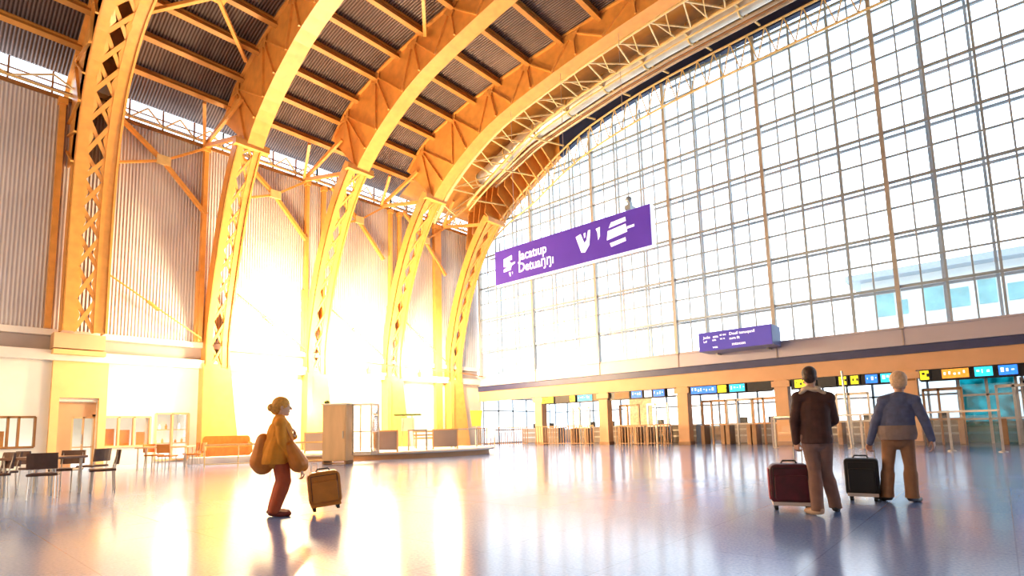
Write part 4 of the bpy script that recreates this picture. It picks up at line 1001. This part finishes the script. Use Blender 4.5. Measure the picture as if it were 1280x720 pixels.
# woman in profile (faces +Y local)
LW = (-7.43, 3.54, 0); RW = math.radians(64.5 - 90)
def U(u, z, dpt=0): return (-dpt, u, z)    # u = towards her front (picture right)
J = dict(pelvis=(0, 0, .86), chest=(0, .02, 1.10), neck=(0, .0, 1.33), head=(0, .03, 1.475), hem=(0, -.05, .70),
         shL=(-.15, .0, 1.25), shR=(.15, .01, 1.25), elL=(-.19, .06, 1.0), elR=(.19, .03, .98), wrL=(-.08, .19, 1.06), wrR=(.20, .27, .62),
         hdL=(.6, .1, .8), pnL=(.3, -.8, 0), hdR=(.0, .5, -.8), pnR=(0, -.8, -.3),
         hipL=(-.08, 0, .83), hipR=(.08, .02, .83), knL=(-.07, .05, .46), knR=(.07, .075, .47), anL=(-.08, -.06, .10), anR=(.08, -.04, .10),
         toeL=(-.09, .13, 0), toeR=(.09, .14, 0))
wm = person('person in a coat tinted orange by the glare standing in profile with bag and suitcase', LW, RW, J,
       dict(skin='skin_warm', jacket='coat_glare', trousers='legs_glare', hair='hair_glare', shoe='shoe_glare', flare=.0, curlR=.9, curlL=.6, w=1.22, hemw=.20, s=1.08, legs=1.2,
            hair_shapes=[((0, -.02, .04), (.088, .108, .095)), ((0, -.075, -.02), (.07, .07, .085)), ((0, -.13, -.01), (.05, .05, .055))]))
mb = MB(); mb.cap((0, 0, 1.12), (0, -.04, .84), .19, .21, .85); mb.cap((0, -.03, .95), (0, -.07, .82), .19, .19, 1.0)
fuse(mb, 'coat_skirt', 'coat_glare', wm, .01, 4)
bk = thing('backpack', 'full glare-tinted backpack on the back of the person in the sun glare', 'backpack', LW, RW)
mb = MB(); mb.cap((0, -.20, 1.02), (0, -.24, .74), .10, .135, .95); mb.cap((0, -.17, .86), (0, -.2, .70), .13, .14, 1); fuse(mb, 'pack_body', 'bag_glare', bk, .01, 3)
MB().tube([(-.1, -.12, 1.1), (-.12, .0, 1.28), (-.11, .12, 1.15), (-.1, .0, .9)], .014, 6).build('strap', 'bag_glare', bk)
MB().tube([(.1, -.12, 1.1), (.12, .0, 1.285), (.12, .13, 1.15), (.12, .0, .9)], .014, 6).build('strap', 'bag_glare', bk)
hb_ = thing('shoulder_bag', 'large glare-tinted shoulder bag hanging in front of the person in the glare', 'bag', LW, RW)
mb = MB(); mb.cap((.17, .14, .92), (.17, .25, .70), .085, .125, 1.15, (0, 1, 0)); mb.cap((.17, .20, .80), (.17, .30, .66), .10, .075, 1.1, (0, 1, 0)); fuse(mb, 'bag_body', 'bag_glare', hb_, .008, 3)
MB().tube([(.17, .08, .95), (.165, .0, 1.15), (.16, .02, 1.31), (.17, .08, 1.18), (.18, .20, .93)], .012, 6).build('strap', 'bag_glare', hb_)
sw = suitcase('rolling_suitcase', (0, 0, 0), RW + PI / 2, .43, .26, .46, 'case_glare', 'glare-tinted suitcase tilted beside the person in the glare', handle=.12, rnd=.08, trimm='case_glare', hx=-.1)
import math as _m
c_, s_ = _m.cos(RW), _m.sin(RW)
sw.location = (LW[0] + .05 * c_ - .62 * s_, LW[1] + .05 * s_ + .62 * c_, 0.045)
sw.rotation_euler = (0, -.10, RW + PI / 2)

# far person behind the platform
J = dict(pelvis=(0, 0, .93), chest=(0, .02, 1.2), neck=(0, .02, 1.44), head=(0, .04, 1.6), hem=(0, 0, .84), shL=(-.16, 0, 1.36), shR=(.16, 0, 1.36), elL=(-.22, 0, 1.08), elR=(.22, 0, 1.08), wrL=(-.18, .12, .88), wrR=(.18, .12, .88),
         hdL=(0, .3, -1), pnL=(1, 0, 0), hdR=(0, .3, -1), pnR=(-1, 0, 0), hipL=(-.08, 0, .9), hipR=(.08, 0, .9), knL=(-.08, .03, .5), knR=(.09, .03, .5), anL=(-.08, 0, .1), anR=(.1, 0, .1), toeL=(-.09, .17, 0), toeR=(.12, .17, 0))
person('small distant person standing behind the low partition on the platform', (-19.2, 13.2, .3), 2.3, J,
       dict(skin='skin_warm', jacket='hem_taupe', trousers='trouser_tan', hair='hair_dark', shoe='shoe_black', hair_shapes=[((0, -.02, .04), (.085, .102, .09)), ((0, -.06, -.01), (.07, .06, .07))]))

# ------------------------------------------------------------------ light
w = bpy.data.worlds.new('sky'); scene.world = w; w.use_nodes = True
nt = w.node_tree; N = nt.nodes; L = nt.links; bg = N['Background']
tc = N.new('ShaderNodeTexCoord'); sp = N.new('ShaderNodeSeparateXYZ'); L.new(tc.outputs['Generated'], sp.inputs[0])
cr = N.new('ShaderNodeValToRGB'); L.new(sp.outputs['Z'], cr.inputs['Fac'])
cr.color_ramp.elements[0].color = (.90, .96, 1.0, 1); cr.color_ramp.elements[0].position = 0
cr.color_ramp.elements[1].color = (.60, .79, 1.0, 1); cr.color_ramp.elements[1].position = .6
L.new(cr.outputs['Color'], bg.inputs['Color']); bg.inputs['Strength'].default_value = 3.5

def lamp(kind, name, loc, energy, col, **kw):
    l = bpy.data.lights.new(name, kind); l.energy = energy; l.color = col
    for k, v in kw.items(): setattr(l, k, v)
    o = bpy.data.objects.new(name, l); COL.objects.link(o); o.location = loc; return o
lamp('POINT', 'added_glare_lamp', (-25.0, 12.6, 6.2), 4800, (1, .74, .42), shadow_soft_size=.5)  # added lamps without fittings, bleaching the side wall like sun glare
lamp('POINT', 'added_glare_lamp', (-25.0, 17.6, 5.6), 3300, (1, .74, .42), shadow_soft_size=.5)
lamp('POINT', 'added_glare_lamp', (-24.8, 7.6, 3.6), 500, (1, .78, .5), shadow_soft_size=.4)  # added to brighten the lower wall
lamp('POINT', 'added_glare_lamp', (-24.0, 15.5, 2.8), 2500, (1, .70, .36), shadow_soft_size=.4)

lamp('POINT', 'added_glare_lamp', (-25.4, 22.6, 5.4), 2000, (1, .76, .46), shadow_soft_size=.5)  # added to brighten the wall sheeting near the gable
lamp('POINT', 'added_fill_lamp', (-15, -4, 7), 2600, (1, .70, .40), shadow_soft_size=.6)  # added out of view to light the figure in profile
# ------------------------------------------------------------------ camera
cam = bpy.data.cameras.new('camera'); co = bpy.data.objects.new('camera', cam); COL.objects.link(co); scene.camera = co
A = V((-136., 555.)); B = V((1250., 520.)); Pp = V((640., 459.))
fpx = math.sqrt(-(A - Pp).dot(B - Pp))
def cd(p): return V((p[0] - Pp[0], -(p[1] - Pp[1]), fpx)).normalized()
ex_, ey_ = -cd(A), cd(B); ez_ = ex_.cross(ey_)
if ez_.y < 0: ez_ = -ez_
right = V((ex_.x, ey_.x, ez_.x)); up_ = V((ex_.y, ey_.y, ez_.y)); fw = V((ex_.z, ey_.z, ez_.z))
m3 = Matrix((right, up_, -fw)).transposed(); m4 = m3.to_4x4(); m4.translation = V((0, 0, 1.1)); co.matrix_world = m4
cam.sensor_width = 36; cam.lens = fpx / 1280 * 36; cam.shift_y = (Pp[1] - 360) / 1280; cam.clip_end = 400; cam.clip_start = .05

vs = scene.view_settings; vs.view_transform = 'Standard'; vs.look = 'None'; vs.gamma = 1; vs.exposure = .25; vs.use_curve_mapping = False
